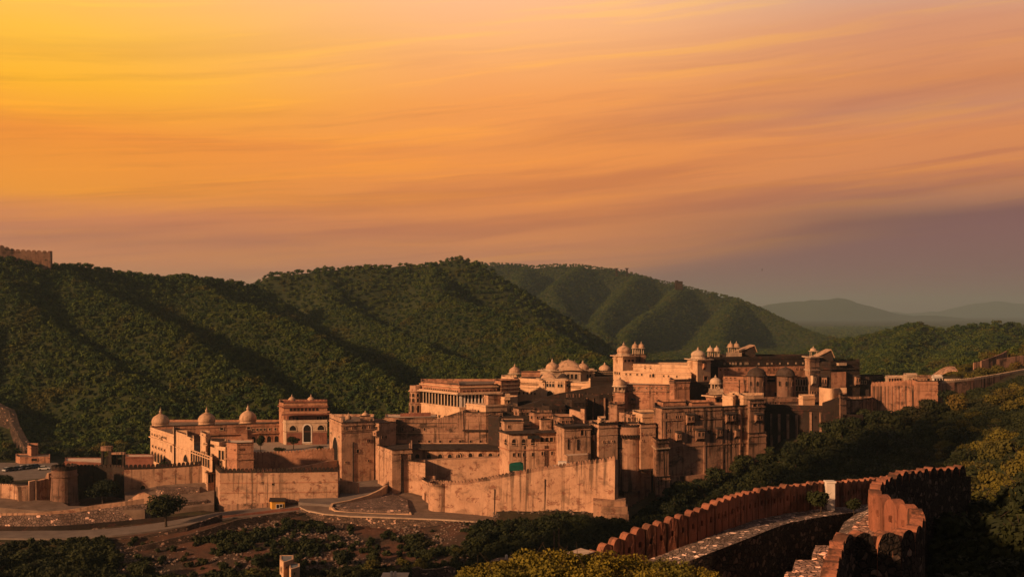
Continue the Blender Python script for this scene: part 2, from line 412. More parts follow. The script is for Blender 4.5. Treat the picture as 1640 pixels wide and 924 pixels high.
# crests and spurs: list of (photo column, photo row, depth), slope of the flanks
RIDGES = [
    ([(-500, 380, 560), (-150, 392, 600), (0, 405, 630), (85, 421, 655), (130, 423, 670), (190, 432, 690), (250, 438, 700), (330, 441, 730), (398, 452, 760), (470, 500, 790)], 0.66),
    ([(130, 425, 668), (93, 430, 650), (183, 473, 590), (248, 504, 555), (292, 529, 530), (318, 552, 510), (363, 580, 485), (394, 591, 470), (440, 625, 445)], 0.72),
    ([(0, 440, 600), (73, 515, 545), (118, 543, 520), (157, 571, 500), (197, 594, 480), (239, 619, 462), (267, 633, 450)], 0.72),
    ([(300, 441, 715), (352, 473, 660), (394, 487, 630), (454, 506, 600), (481, 520, 585), (535, 550, 545), (551, 566, 525), (603, 590, 500), (643, 612, 480), (680, 640, 455)], 0.72),
    ([(-150, 470, 520), (-60, 596, 490), (10, 655, 456), (50, 712, 428)], 0.72),
    ([(398, 456, 880), (440, 434, 880), (520, 427, 885), (600, 421, 890), (690, 418, 900), (712, 412, 905), (737, 410, 905), (762, 418, 900), (800, 444, 880), (835, 482, 850), (880, 525, 810), (940, 575, 740)], 0.66),
    ([(520, 428, 880), (535, 480, 800), (589, 509, 740), (638, 528, 690), (670, 544, 650), (708, 563, 600), (765, 587, 540), (800, 600, 500)], 0.72),
    ([(690, 420, 890), (706, 468, 800), (746, 482, 770), (792, 495, 740), (850, 520, 690), (920, 550, 620), (980, 575, 560)], 0.72),
    ([(770, 421, 1862), (800, 420, 1880), (850, 423, 1898), (930, 423, 1898), (1010, 435, 1880), (1090, 454, 1845), (1180, 476, 1775), (1215, 490, 1722), (1260, 512, 1635), (1300, 530, 1530), (1360, 545, 1390)], 0.66),
    ([(841, 426, 1828), (832, 445, 1740), (835, 470, 1652), (857, 490, 1565), (888, 505, 1478), (928, 518, 1390), (959, 530, 1302)], 0.72),
    ([(928, 424, 1862), (905, 440, 1758), (882, 462, 1652), (900, 490, 1530)], 0.80),
    ([(1020, 438, 1845), (1003, 460, 1722), (970, 492, 1565), (955, 520, 1425), (975, 545, 1242)], 0.80),
    ([(1090, 456, 1810), (1069, 482, 1652), (1031, 503, 1512), (1010, 521, 1408), (998, 540, 1285), (1010, 560, 1132)], 0.80),
    ([(1180, 478, 1758), (1160, 510, 1512), (1150, 535, 1338), (1160, 560, 1132)], 0.72),
    ([(1340, 540, 900), (1395, 532, 880), (1440, 526, 860), (1452, 517, 855), (1466, 513, 850), (1482, 518, 850), (1500, 523, 850), (1560, 518, 840), (1640, 516, 830), (1850, 500, 830)], 0.40),
    ([(1466, 515, 845), (1440, 545, 740), (1420, 570, 640), (1400, 590, 560)], 0.66),
    ([(1600, 517, 830), (1560, 545, 720), (1520, 570, 620)], 0.45),
    ([(1440, 622, 372), (1500, 602, 372), (1545, 583, 376), (1590, 566, 385), (1640, 548, 395), (1760, 520, 420), (1900, 500, 430)], 0.42),
    ([(1100, 505, 9600), (1225, 491, 9700), (1290, 485, 9750), (1340, 484, 9800), (1390, 492, 9750), (1440, 502, 9700), (1480, 504, 9650), (1540, 508, 9600)], 0.30),
    ([(1400, 503, 15200), (1500, 499, 15400), (1560, 490, 15500), (1612, 482, 15600), (1660, 485, 15600), (1800, 470, 15600)], 0.25),
    ([(-600, 470, 4200), (300, 470, 4400), (1100, 490, 4600)], 0.25),
]
def vnoise(x, y, seed):
    """cheap value noise"""
    xi = np.floor(x).astype(np.int64); yi = np.floor(y).astype(np.int64)
    xf = x - xi; yf = y - yi
    xf = xf * xf * (3 - 2 * xf); yf = yf * yf * (3 - 2 * yf)
    def h(a, b):
        n = (a * 374761393 + b * 668265263 + seed * 974711) & 0x7fffffff
        n = (n ^ (n >> 13)) * 1274126177 & 0x7fffffff
        return ((n ^ (n >> 16)) & 0xffff) / 65535.0 - 0.5
    return (h(xi, yi) * (1 - xf) + h(xi + 1, yi) * xf) * (1 - yf) + (h(xi, yi + 1) * (1 - xf) + h(xi + 1, yi + 1) * xf) * yf

def hills(x, y):
    K = 2.5
    acc = np.zeros(len(x)) + 1e-30
    ref = 100.0
    for pts, sl in RIDGES:
        w3 = [P(*p) for p in pts]
        best = np.full(len(x), -1e3)
        for a, b in zip(w3[:-1], w3[1:]):
            d = np.array([b.x - a.x, b.y - a.y]); L2 = (d ** 2).sum()
            t = np.clip(((x - a.x) * d[0] + (y - a.y) * d[1]) / L2, 0, 1)
            dist = np.hypot(x - a.x - t * d[0], y - a.y - t * d[1])
            # a rounded crest, then a straight flank
            dd = np.sqrt(dist ** 2 + 25.0) - 5.0
            best = np.maximum(best, a.z + t * (b.z - a.z) - CAN - sl * dd)
        acc += np.exp(np.clip((best - ref) / K, -200, 60))
    return ref + K * np.log(acc)

CLAMPS = []     # (kind, data): places where the ground is cut to a floor or a road
def in_poly(x, y, poly):
    ins = np.zeros(len(x), bool)
    n = len(poly)
    for i in range(n):
        x1, y1 = poly[i][0], poly[i][1]; x2, y2 = poly[(i + 1) % n][0], poly[(i + 1) % n][1]
        c = ((y1 > y) != (y2 > y)) & (x < (x2 - x1) * (y - y1) / (y2 - y1 + 1e-12) + x1)
        ins ^= c
    return ins

def terr(x, y):
    x = np.atleast_1d(np.asarray(x, float)); y = np.atleast_1d(np.asarray(y, float))
    Y = np.maximum(y, 4.0)
    px = np.clip(CX + F * x / (Y + 4), -1500, 3200)
    near = tps(px, np.clip(Y, 8, 480))
    far = np.interp(Y, [400, 520, 1000, 2000, 9000], [50, 46, 48, 40, 30.])
    base = near + (far - near) * S(415, 520, Y)
    h = hills(x, y)
    m = np.maximum(base, h)
    z = m + 3.0 * np.log(np.exp((base - m) / 3.0) + np.exp((h - m) / 3.0)) * S(330, 430, Y)
    z = np.where(Y < 330, base, z)
    amp = S(150, 420, Y)
    z = z + (vnoise(x / 520, y / 520, 13) * 110 + vnoise(x / 190, y / 190, 17) * 45) * S(5000, 9000, Y) * S(20, 60, z - base)
    z = z + vnoise(x / 38, y / 38, 3) * 3.0 * amp + vnoise(x / 14, y / 14, 5) * (0.5 + 1.0 * amp) + vnoise(x / 5, y / 5, 9) * 0.35
    z = z + 120 * np.exp(-(((x + 135) / 52) ** 2 + ((y - 88) / 52) ** 2) ** 1.5)  # unseen knoll added left of the view to throw shade over the gully
    for kind, dat, p in CLAMPS:
        if kind == 'floor':
            xs = [q[0] for q in dat]; ys = [q[1] for q in dat]
            box = (x > min(xs) - 1) & (x < max(xs) + 1) & (y > min(ys) - 1) & (y < max(ys) + 1)
            if box.any():
                i = np.nonzero(box)[0]
                i = i[in_poly(x[i], y[i], dat)]
                z[i] = np.minimum(z[i], p)
        else:
            hw, bl = p
            bd = np.full(len(x), 1e9); bz = np.zeros(len(x))
            for a, b in zip(dat[:-1], dat[1:]):
                d = np.array([b[0] - a[0], b[1] - a[1]]); L2 = (d ** 2).sum() + 1e-9
                t = np.clip(((x - a[0]) * d[0] + (y - a[1]) * d[1]) / L2, 0, 1)
                dist = np.hypot(x - a[0] - t * d[0], y - a[1] - t * d[1])
                up = dist < bd
                bd = np.where(up, dist, bd); bz = np.where(up, a[2] + t * (b[2] - a[2]), bz)
            wgt = 1 - S(hw, hw + bl, bd)
            z = z * (1 - wgt) + (bz - 0.45) * wgt
    return z
def tz(x, y): return float(terr([x], [y])[0])

# roads: centre lines (photo column, row, depth) and width in metres
def line3(pts): return [tuple(P(*p)) for p in pts]
def resample(pts, step):
    out = [Vector(pts[0])]
    for a, b in zip(pts[:-1], pts[1:]):
        a = Vector(a); b = Vector(b); n = max(1, int((b - a).length / step))
        out += [a.lerp(b, (i + 1) / n) for i in range(n)]
    return out
def smooth_path(pts, it=2):
    pts = [Vector(p) for p in pts]
    for _ in range(it):
        q = [pts[0]]
        for a, b in zip(pts[:-1], pts[1:]):
            q += [a.lerp(b, 0.25), a.lerp(b, 0.75)]
        pts = q + [pts[-1]]
    return pts
ROAD_LOW = smooth_path(line3([(-260, 846, 276), (-60, 852, 270), (60, 856, 267), (150, 854, 268), (240, 845, 272), (310, 833, 277), (370, 822, 282), (430, 817, 285), (490, 811, 287), (540, 803, 292), (580, 790, 300), (598, 776, 311)]), 2)
CLAMPS.append(('line', [tuple(p) for p in ROAD_LOW], (6.0, 5.0)))
CLAMPS.append(('floor', [(Xp(480, 283), 283), (Xp(620, 272), 272), (Xp(790, 268.5), 268.5), (Xp(790, 288), 288), (Xp(640, 322), 322), (Xp(480, 306), 306)], 42.2))
CLAMPS.append(('floor', [(Xp(225, 298), 298), (Xp(345, 288), 288), (Xp(545, 286), 286), (Xp(700, 292), 292), (Xp(735, 284), 284), (Xp(985, 275), 275), (Xp(1060, 304), 304), (Xp(1230, 312), 312), (Xp(1260, 325), 325), (Xp(1400, 332), 332), (Xp(1400, 365), 365), (Xp(1000, 395), 395), (Xp(700, 385), 385), (Xp(235, 375), 375)], 43.0))
# the lit car park far left
CLAMPS.append(('floor', [(Xp(-60, 350), 350), (Xp(120, 350), 350), (Xp(120, 392), 392), (Xp(-60, 392), 392)], 42.0))

def build_terrain():
    rows = [4.0]
    while rows[-1] < 24000:
        y = rows[-1]
        rows.append(y + (1.5 if y < 420 else 0.011 * y))
    rows = np.array(rows)
    s = np.concatenate([np.linspace(-1.7, -0.56, 60)[:-1], np.linspace(-0.56, 0.56, 400), np.linspace(0.56, 1.3, 40)[1:]])
    YY, SS = np.meshgrid(rows, s, indexing='ij')
    XX = SS * (YY + 150)
    z = terr(XX.ravel(), YY.ravel())
    nr, nc = YY.shape
    co = np.stack([XX.ravel(), YY.ravel(), z], -1)
    idx = np.arange(nr * nc).reshape(nr, nc)
    f = np.stack([idx[:-1, :-1], idx[:-1, 1:], idx[1:, 1:], idx[1:, :-1]], -1).reshape(-1, 4)
    me = bpy.data.meshes.new('ground')
    me.vertices.add(len(co)); me.vertices.foreach_set('co', co.ravel())
    me.loops.add(f.size); me.loops.foreach_set('vertex_index', f.ravel())
    me.polygons.add(len(f)); me.polygons.foreach_set('loop_start', np.arange(0, f.size, 4))
    me.polygons.foreach_set('use_smooth', np.ones(len(f), bool))
    px = CX + F * co[:, 0] / co[:, 1]
    bare = S(120, 220, px) * (1 - S(740, 860, px)) * S(222, 238, co[:, 1]) * (1 - S(276, 284, co[:, 1]))
    bare = np.maximum(bare, S(285, 290, co[:, 1]) * (1 - S(330, 340, co[:, 1])) * (1 - S(980, 1020, px)))
    at = me.attributes.new('bare', 'FLOAT', 'POINT'); at.data.foreach_set('value', bare)
    me.update(); me.validate()
    o = bpy.data.objects.new('ground', me); COL.objects.link(o)
    tag(o, kind='structure')
    m, k, b = newmat('ground_earth', 0.95)
    p = wpos(k)
    an = k.new('ShaderNodeAttribute', attribute_name='bare')
    scrub = k.mix(k.mapr(k.noise(p, 0.25, 5), 0.35, 0.65), (0.022, 0.021, 0.010, 1), (0.045, 0.036, 0.016, 1))
    sy = k.new('ShaderNodeSeparateXYZ'); k.link(p, sy.inputs[0])
    wooded = k.mapr(sy.outputs[1], 385, 420)
    scrub = k.mix(wooded, scrub, k.mix(k.mapr(k.noise(p, 0.3, 5), 0.35, 0.65), (0.014, 0.022, 0.007, 1), (0.030, 0.036, 0.010, 1)))
    soil = k.mix(k.mapr(k.noise(p, 0.12, 5), 0.38, 0.62), (0.092, 0.044, 0.028, 1), (0.042, 0.029, 0.021, 1))
    vo = k.new('ShaderNodeTexVoronoi'); k.put(vo.inputs['Vector'], p); vo.inputs['Scale'].default_value = 1.5
    vs = k.new('ShaderNodeSeparateColor'); k.link(vo.outputs['Color'], vs.inputs[0])
    stone = k.math('MULTIPLY', k.math('GREATER_THAN', vs.outputs[0], 0.78), k.math('LESS_THAN', vo.outputs['Distance'], 0.33))
    stone = k.math('MULTIPLY', stone, k.mapr(k.noise(p, 0.09, 3), 0.46, 0.56))
    soil = k.mix(stone, soil, k.mix(vs.outputs[1], (0.30, 0.22, 0.17, 1), (0.13, 0.10, 0.085, 1)))
    n = k.noise(p, 0.08, 6, 0.65)
    fac = k.math('MULTIPLY', an.outputs['Fac'], k.mapr(n, 0.30, 0.46))
    k.link(k.mix(fac, scrub, soil), b.inputs['Base Color'])
    bump(k, b, k.math('ADD', k.noise(p, 0.7, 6, 0.7), stone), 0.8, 0.5)
    me.materials.append(m)
    return o
GROUND = build_terrain()

def strip(name, pts, width, mat, skirt=1.4, kind='structure', lift=0.0):
    """a road laid along a 3-D path, with its edges going down into the ground"""
    pts = [Vector(p) for p in pts]
    L, Rr = [], []
    for i, p in enumerate(pts):
        d = (pts[min(i + 1, len(pts) - 1)] - pts[max(i - 1, 0)]); d.z = 0; d.normalize()
        nrm = Vector((-d.y, d.x, 0))
        wd = width[i] if hasattr(width, '__len__') else width
        L.append(p + nrm * wd / 2); Rr.append(p - nrm * wd / 2)
    vs = []; fs = []
    for a, b in zip(L, Rr):
        vs += [(a.x, a.y, a.z + lift - skirt), (a.x, a.y, a.z + lift), (b.x, b.y, b.z + lift), (b.x, b.y, b.z + lift - skirt)]
    for i in range(len(pts) - 1):
        for j in range(3):
            fs.append((i * 4 + j, i * 4 + j + 1, (i + 1) * 4 + j + 1, (i + 1) * 4 + j))
    mb = MB().add(vs, fs)
    o = mb.build(name, mat)
    tag(o, kind=kind)
    return o, L, Rr

# ------------------------------------------------------------------ foliage
def leaf_cloud(rg, n, blobs, size, up=0.35, jit=0.8):
    """n small quads spread through a crown's blobs (centre, radii): verts n*4 x 3"""
    vol = np.array([b[1][0] * b[1][1] * b[1][2] for b in blobs]) ** 0.75
    which = rg.choice(len(blobs), n, p=vol / vol.sum())
    c = np.array([b[0] for b in blobs])[which]; r = np.array([b[1] for b in blobs])[which]
    d = rg.normal(size=(n, 3)); d[:, 2] = d[:, 2] * 0.9 + 0.25
    d /= np.linalg.norm(d, axis=1)[:, None]
    rad = 1 - 0.55 * rg.random(n) ** 2.0
    pos = c + d * r * rad[:, None]
    nor = d + np.array([0, 0, up]) + rg.normal(size=(n, 3)) * jit
    nor /= np.linalg.norm(nor, axis=1)[:, None]
    t = np.cross(nor, rg.normal(size=(n, 3))); t /= np.linalg.norm(t, axis=1)[:, None]
    b = np.cross(nor, t)
    s = size * (0.55 + 0.9 * rg.random(n))[:, None]
    a = s * (0.6 + 0.4 * rg.random(n))[:, None]
    v = np.stack([pos - t * s - b * a * .3, pos + b * a * .9 - t * s * .1, pos + t * s + b * a * .2, pos - b * a], 1)
    return v.reshape(-1, 3)

def crown_blobs(rg, rad, hgt, z0, nb, flat=0.75):
    bl = []
    for i in range(nb):
        a = rg.random() * 6.283; rr = rad * 0.62 * math.sqrt(rg.random())
        zz = z0 + hgt * (0.25 + 0.6 * rg.random()) * (1 - 0.35 * rr / rad)
        q = rad * (0.32 + 0.28 * rg.random())
        bl.append(((rr * math.cos(a), rr * math.sin(a), zz), (q, q, q * flat)))
    bl.append(((0, 0, z0 + hgt * 0.5), (rad * 0.6, rad * 0.6, hgt * 0.42)))
    return bl

def quads_mesh(name, v, mat):
    me = bpy.data.meshes.new(name)
    n = len(v) // 4
    me.vertices.add(len(v)); me.vertices.foreach_set('co', v.ravel())
    me.loops.add(n * 4); me.loops.foreach_set('vertex_index', np.arange(n * 4))
    me.polygons.add(n); me.polygons.foreach_set('loop_start', np.arange(0, n * 4, 4))
    me.materials.append(mat)
    me.update()
    return me

def scatter(name, label, pts, scl, variants, mat, kind='stuff', cat='woodland'):
    """ONE object: its mesh holds a few plant shapes and the points they grow on; geometry nodes set them out"""
    nv = len(variants)
    cos = [v for v in variants]; kinds = [np.full(len(v), i + 1) for i, v in enumerate(variants)]
    nq = sum(len(v) for v in variants) // 4
    allc = np.concatenate(cos + [pts]); kk = np.concatenate(kinds + [np.zeros(len(pts), int)])
    me = bpy.data.meshes.new(name)
    me.vertices.add(len(allc)); me.vertices.foreach_set('co', allc.ravel())
    me.loops.add(nq * 4); me.loops.foreach_set('vertex_index', np.arange(nq * 4))
    me.polygons.add(nq); me.polygons.foreach_set('loop_start', np.arange(0, nq * 4, 4))
    me.materials.append(mat)
    def attr(nm, typ, vals):
        a = me.attributes.new(nm, typ, 'POINT'); a.data.foreach_set('value', vals)
    nvv = len(allc) - len(pts)
    attr('plant_kind', 'INT', kk.astype(np.int32))
    attr('plant_scale', 'FLOAT', np.concatenate([np.ones(nvv), scl]))
    attr('plant_turn', 'FLOAT', np.concatenate([np.zeros(nvv), rng.random(len(pts)) * 6.283]))
    attr('plant_pick', 'INT', np.concatenate([np.zeros(nvv), rng.integers(0, nv, len(pts))]).astype(np.int32))
    me.update()
    o = bpy.data.objects.new(name, me); COL.objects.link(o)
    tag(o, label, cat, None, kind)
    ng = bpy.data.node_groups.new(name, 'GeometryNodeTree')
    ng.interface.new_socket('Geometry', in_out='INPUT', socket_type='NodeSocketGeometry')
    ng.interface.new_socket('Geometry', in_out='OUTPUT', socket_type='NodeSocketGeometry')
    N, Lk = ng.nodes, ng.links
    gi = N.new('NodeGroupInput'); go = N.new('NodeGroupOutput')
    def named(nm, typ):
        a = N.new('GeometryNodeInputNamedAttribute'); a.data_type = typ; a.inputs['Name'].default_value = nm
        return a.outputs['Attribute']
    kd = named('plant_kind', 'INT')
    def sel(i):
        c = N.new('FunctionNodeCompare'); c.data_type = 'INT'; c.operation = 'EQUAL'
        Lk.new(kd, c.inputs[2]); c.inputs[3].default_value = i
        sp = N.new('GeometryNodeSeparateGeometry'); sp.domain = 'POINT'
        Lk.new(gi.outputs[0], sp.inputs[0]); Lk.new(c.outputs[0], sp.inputs[1])
        return sp.outputs[0]
    g2i = N.new('GeometryNodeGeometryToInstance')
    for i in range(nv, 0, -1):
        Lk.new(sel(i), g2i.inputs[0])
    iop = N.new('GeometryNodeInstanceOnPoints')
    Lk.new(sel(0), iop.inputs['Points']); Lk.new(g2i.outputs[0], iop.inputs['Instance'])
    iop.inputs['Pick Instance'].default_value = True
    Lk.new(named('plant_pick', 'INT'), iop.inputs['Instance Index'])
    cx = N.new('ShaderNodeCombineXYZ'); Lk.new(named('plant_turn', 'FLOAT'), cx.inputs[2])
    Lk.new(cx.outputs[0], iop.inputs['Rotation'])
    Lk.new(named('plant_scale', 'FLOAT'), iop.inputs['Scale'])
    Lk.new(iop.outputs[0], go.inputs[0])
    md = o.modifiers.new('plants', 'NODES'); md.node_group = ng
    return o

rg1 = np.random.default_rng(11)
HILLV = [leaf_cloud(rg1, 150, crown_blobs(rg1, 2.6, 3.2, 0.2, 6), 0.42, 0.5, 0.55) for _ in range(6)]
SCRUBV = [leaf_cloud(rg1, 70, crown_blobs(rg1, 0.9, 1.1, 0.0, 3), 0.24, 0.4, 0.7) for _ in range(4)]
FARV = [leaf_cloud(rg1, 50, crown_blobs(rg1, 4.5, 5.0, 0.5, 3), 1.2, 0.5, 0.55) for _ in range(3)]

# fort and clearings where nothing grows: polygons in (photo column, depth)
def pY(poly): return [(Xp(a, b), b) for a, b in poly]
FORT = pY([(-120, 258), (330, 264), (480, 278), (620, 268), (790, 266), (905, 267), (975, 264), (1012, 263), (1040, 285), (1240, 309), (1300, 316), (1400, 324), (1512, 316), (1518, 330), (1490, 352), (1440, 372), (1400, 400), (700, 412), (225, 398), (125, 395), (-120, 395)])
def grow(n, pxr, Yr, keep=None, spacing=None):
    """random spots on the ground inside a range of photo columns and depths, evenly spread over the ground, off the fort"""
    u = rng.random(n); Y = np.sqrt(Yr[0] ** 2 + u * (Yr[1] ** 2 - Yr[0] ** 2))
    px = pxr[0] + rng.random(n) * (pxr[1] - pxr[0])
    x = (px - CX) / F * Y
    ok = ~in_poly(x, Y, FORT) & ~((px < 66) & (px > -60) & (Y > 398) & (Y < 452) & (np.abs(px - np.interp(Y, [402, 445], [48, 2])) < 15))
    if keep is not None: ok &= keep(px, Y, x)
    x, Y, px = x[ok], Y[ok], px[ok]
    if spacing:
        cell = {}
        kp = []
        for i in range(len(x)):
            q = (int(x[i] // spacing), int(Y[i] // spacing))
            if all((x[i] - a) ** 2 + (Y[i] - b) ** 2 > spacing ** 2 for dx_ in (-1, 0, 1) for dy_ in (-1, 0, 1) for a, b in cell.get((q[0] + dx_, q[1] + dy_), ())):
                cell.setdefault(q, []).append((x[i], Y[i])); kp.append(i)
        x, Y, px = x[kp], Y[kp], px[kp]
    return x, Y, terr(x, Y), px

x, Y, z, px = grow(190000, (-200, 1840), (392, 800), lambda p, y, x: (y > 400) | (p > 1400), 2.15)
x2, Y2, z2, px2 = grow(190000, (-150, 1790), (800, 2150), None, 3.2)
fx, fy, fz = np.concatenate([x, x2]), np.concatenate([Y, Y2]), np.concatenate([z, z2])
fs_ = np.concatenate([0.5 + 0.75 * rng.random(len(x)) ** 1.7, 0.75 + 0.55 * rng.random(len(x2))])
scatter('hillside_forest', 'dense olive green scrub forest covering the ridges behind the palace', np.stack([fx, fy, fz - 0.3], -1), fs_, HILLV, LEAF_HILL)
x, Y, z, px = grow(22000, (900, 1790), (2150, 4200), None, 11)
scatter('distant_forest', 'pale hazy woodland on the far blue hills', np.stack([x, Y, z - 0.5], -1), 0.8 + 0.7 * rng.random(len(x)), FARV, LEAF_HILL)
# low scrub on the bare slope and over the valley floor
x, Y, z, px = grow(16000, (-120, 1000), (205, 276), lambda p, y, x: rng.random(len(p)) < np.where((p > 180) & (p < 760), np.clip(0.09 + 1.2 * (vnoise(x / 8, y / 8, 21) - 0.02), 0.04, 0.8) + .6 * (y < 240), 0.8))
x2, Y2, z2, px2 = grow(20000, (930, 1760), (108, 330), lambda p, y, x: y > 125)
x3, Y3, z3, px3 = grow(3500, (1480, 1800), (44, 130), lambda p, y, x: p > 1500 + np.clip(84 - y, 0, 40) * .6)
x2, Y2, z2 = np.concatenate([x2, x3]), np.concatenate([Y2, Y3]), np.concatenate([z2, z3])
px_, py_, pz_ = np.concatenate([x, x2]), np.concatenate([Y, Y2]), np.concatenate([z, z2])
scatter('scrub_undergrowth', 'dark low scrub and weeds over the slope and valley below the walls', np.stack([px_, py_, pz_ - 0.1], -1), 0.6 + 1.1 * rng.random(len(px_)), SCRUBV, LEAF_DARK, cat='undergrowth')
# ------------------------------------------------------------------ building kit
def offset_poly(pts, d):
    """inset of a polygon (counter-clockwise seen from above) by d"""
    n = len(pts); out = []
    for i in range(n):
        p0, p1, p2 = Vector(pts[i - 1][:2]), Vector(pts[i][:2]), Vector(pts[(i + 1) % n][:2])
        e1 = (p1 - p0).normalized(); e2 = (p2 - p1).normalized()
        n1 = Vector((-e1.y, e1.x)); n2 = Vector((-e2.y, e2.x))
        m = n1 + n2
        k = m.dot(n1)
        m = m / max(k, 0.35)
        out.append((p1.x + m.x * d, p1.y + m.y * d))
    return out

class Bld:
    pass

def block(name, label, cat, chain, py, zb, back=9.0, mat=None, roof=None, par=0.8, ci=0, root=None, cornice=True, group=None, z1=None, part='wall', cmat=None, parw=0.4, lab=None):
    """a flat roofed building volume. CHAIN: its visible front corners from left to right as (photo column, depth); PY: photo row of the
    wall top at corner CI; ZB: height of its foot. The far side runs back along the lines of sight."""
    mat = mat or PL; roof = roof or ROOF
    b = Bld()
    b.pts = [Vector((Xp(a, y), y)) for a, y in chain]
    b.z1 = Zp(py, chain[ci][1]) if z1 is None else z1
    b.zb = zb
    mx = sum(p.x for p in b.pts) / len(b.pts)
    e0, e1 = b.pts[0], b.pts[-1]
    yb = max(e0.y, e1.y) + back
    foot = [tuple(p) for p in b.pts] + [(e1.x * yb / e1.y, yb), (e0.x * yb / e0.y, yb)]
    b.foot = foot
    if root is None:
        root = thing(name, (mx, b.pts[len(b.pts) // 2].y, zb), label, cat, group)
    b.root = root
    mb = MB()
    n = len(foot)
    inn = offset_poly(foot, parw)
    z1 = b.z1
    vs = [(*p, zb) for p in foot] + [(*p, z1) for p in foot] + [(*p, z1) for p in inn] + [(*p, z1 - par) for p in inn]
    fs = []
    for i in range(n):
        j = (i + 1) % n
        fs += [(i, j, n + j, n + i), (n + i, n + j, 2 * n + j, 2 * n + i), (2 * n + i, 2 * n + j, 3 * n + j, 3 * n + i)]
    mb.add(vs, fs)
    b.wall = mb.build(part, mat, root, label=lab)
    MB().add([(*p, z1 - par) for p in inn], [tuple(range(n))]).build('roof', roof, root)
    if cornice:
        band(b, z1 - par - 0.25, 0.28, 0.22, cmat or mat)
        if mat in (PL, PLR, PLW): band(b, z1 - 0.03, 0.16, 0.24, PLD, name='coping')
        if z1 - zb > 7 and mat in (PL, PLR, PLW): band(b, z1 - 3.1, 0.14, 0.16, mat, name='string_course')
    return b

def edge(b, i):
    p, q = b.pts[i], b.pts[i + 1]
    d = (q - p); L = d.length; d = d / L
    return p, q, d, Vector((d.y, -d.x)), L

def hit(b, i, px):
    """where the line of sight through a photo column meets front face i: distance along it and depth"""
    p, q, d, nrm, L = edge(b, i)
    s = (px - CX) / F
    # p.x + t d.x = s (p.y + t d.y)
    t = (s * p.y - p.x) / (d.x - s * d.y)
    return t, p + d * t

def band(b, z, h, out, mat, edges=None, name='cornice', root=None):
    mb = MB()
    for i in (edges if edges is not None else range(len(b.pts) - 1)):
        p, q, d, nrm, L = edge(b, i)
        c = (p + q) / 2 + nrm * (out / 2 - 0.05)
        mb.box(c, d, nrm, L / 2 + (out * 0.8), out / 2 + 0.05, z, z + h)
    return mb.build(name, mat, root or b.root)

def arch_pts(w, h, n=7, pointed=True):
    """outline of an arched opening, width w, total height h, foot at z=0, from lower right anticlockwise round to lower left"""
    r = w / 2
    sp = h - r * (1.15 if pointed else 1.0)
    pts = [(r, 0), (r, sp)]
    for k in range(1, n):
        t = math.pi * k / n
        zz = math.sin(t)
        if pointed: zz = zz * 1.0 + 0.15 * max(0, 1 - abs(math.cos(t)) * 2.2)
        pts.append((r * math.cos(t), sp + r * zz))
    pts += [(-r, sp), (-r, 0)]
    return pts

def opening(c, d, nrm, w, h, z, arch, root, fmat, name='window', fw=None, dark=None, depth=0.16):
    """a dark opening with a raised surround; C: foot centre on the wall face"""
    fw = fw if fw is not None else max(0.10, min(0.22, w * 0.16))
    pin = arch_pts(w, h) if arch else [(w / 2, 0), (w / 2, h * .5), (w / 2, h), (0, h), (-w / 2, h), (-w / 2, h * .5), (-w / 2, 0)]
    k = len(pin)
    cxm, czm = 0, h * 0.5
    pout = []
    for (a, e) in pin:
        pout.append((a + (fw if a > 0.01 else -fw if a < -0.01 else 0), e + (fw if e > h * 0.55 else 0) - (fw * 0.6 if e < 0.01 else 0)))
    def w3(a, e, o): return (c[0] + d[0] * a + nrm[0] * o, c[1] + d[1] * a + nrm[1] * o, z + e)
    mb = MB()
    vs = [w3(a, e, 0.03) for a, e in pin]
    mb.add(vs, [tuple(range(k))], 1)
    vs = [w3(a, e, depth) for a, e in pin] + [w3(a, e, depth) for a, e in pout] + [w3(a, e, 0.0) for a, e in pin] + [w3(a, e, 0.0) for a, e in pout]
    fs = []
    for i in range(k - 1):
        fs += [(i, i + 1, k + i + 1, k + i)[::-1], (i, i + 1, 2 * k + i + 1, 2 * k + i), (k + i, k + i + 1, 3 * k + i + 1, 3 * k + i)[::-1]]
    mb.add(vs, fs, 0)
    mb.add([w3(-w / 2 - fw * 1.3, -fw, 0), w3(w / 2 + fw * 1.3, -fw, 0), w3(w / 2 + fw * 1.3, -fw, depth * 1.5), w3(-w / 2 - fw * 1.3, -fw, depth * 1.5),
            w3(-w / 2 - fw * 1.3, 0, 0), w3(w / 2 + fw * 1.3, 0, 0), w3(w / 2 + fw * 1.3, 0, depth * 1.5), w3(-w / 2 - fw * 1.3, 0, depth * 1.5)],
           [(0, 1, 2, 3)[::-1], (4, 5, 6, 7), (0, 1, 5, 4), (1, 2, 6, 5), (2, 3, 7, 6), (3, 0, 4, 7)], 0)
    return mb.build(name, [fmat, dark or DARK], root)

def wins(b, i, pxs, py, w, h, arch=False, mat=None, name='window', fw=None, root=None):
    """a row of equal openings on front face i; PXS columns, PY row of their centre at the first column, W x H in photo pixels there"""
    p, q, d, nrm, L = edge(b, i)
    z = None
    if w < 4.2 and name == 'window': w *= 1.22; h *= 1.15
    for px in pxs:
        t, c = hit(b, i, px)
        if not (0.05 < t < L - 0.05): continue
        u = c.y / F
        if z is None:
            hh = h * u; z = Zp(py, c.y) - hh / 2; ww = w * u / max(abs(d.x * c.y - d.y * c.x) / c.y, 0.35)
        opening(c, d, nrm, ww, hh, z, arch, root or b.root, mat or PALE, name, fw)

def row(a, b, n): return [a + (b - a) * k / max(n - 1, 1) for k in range(n)]

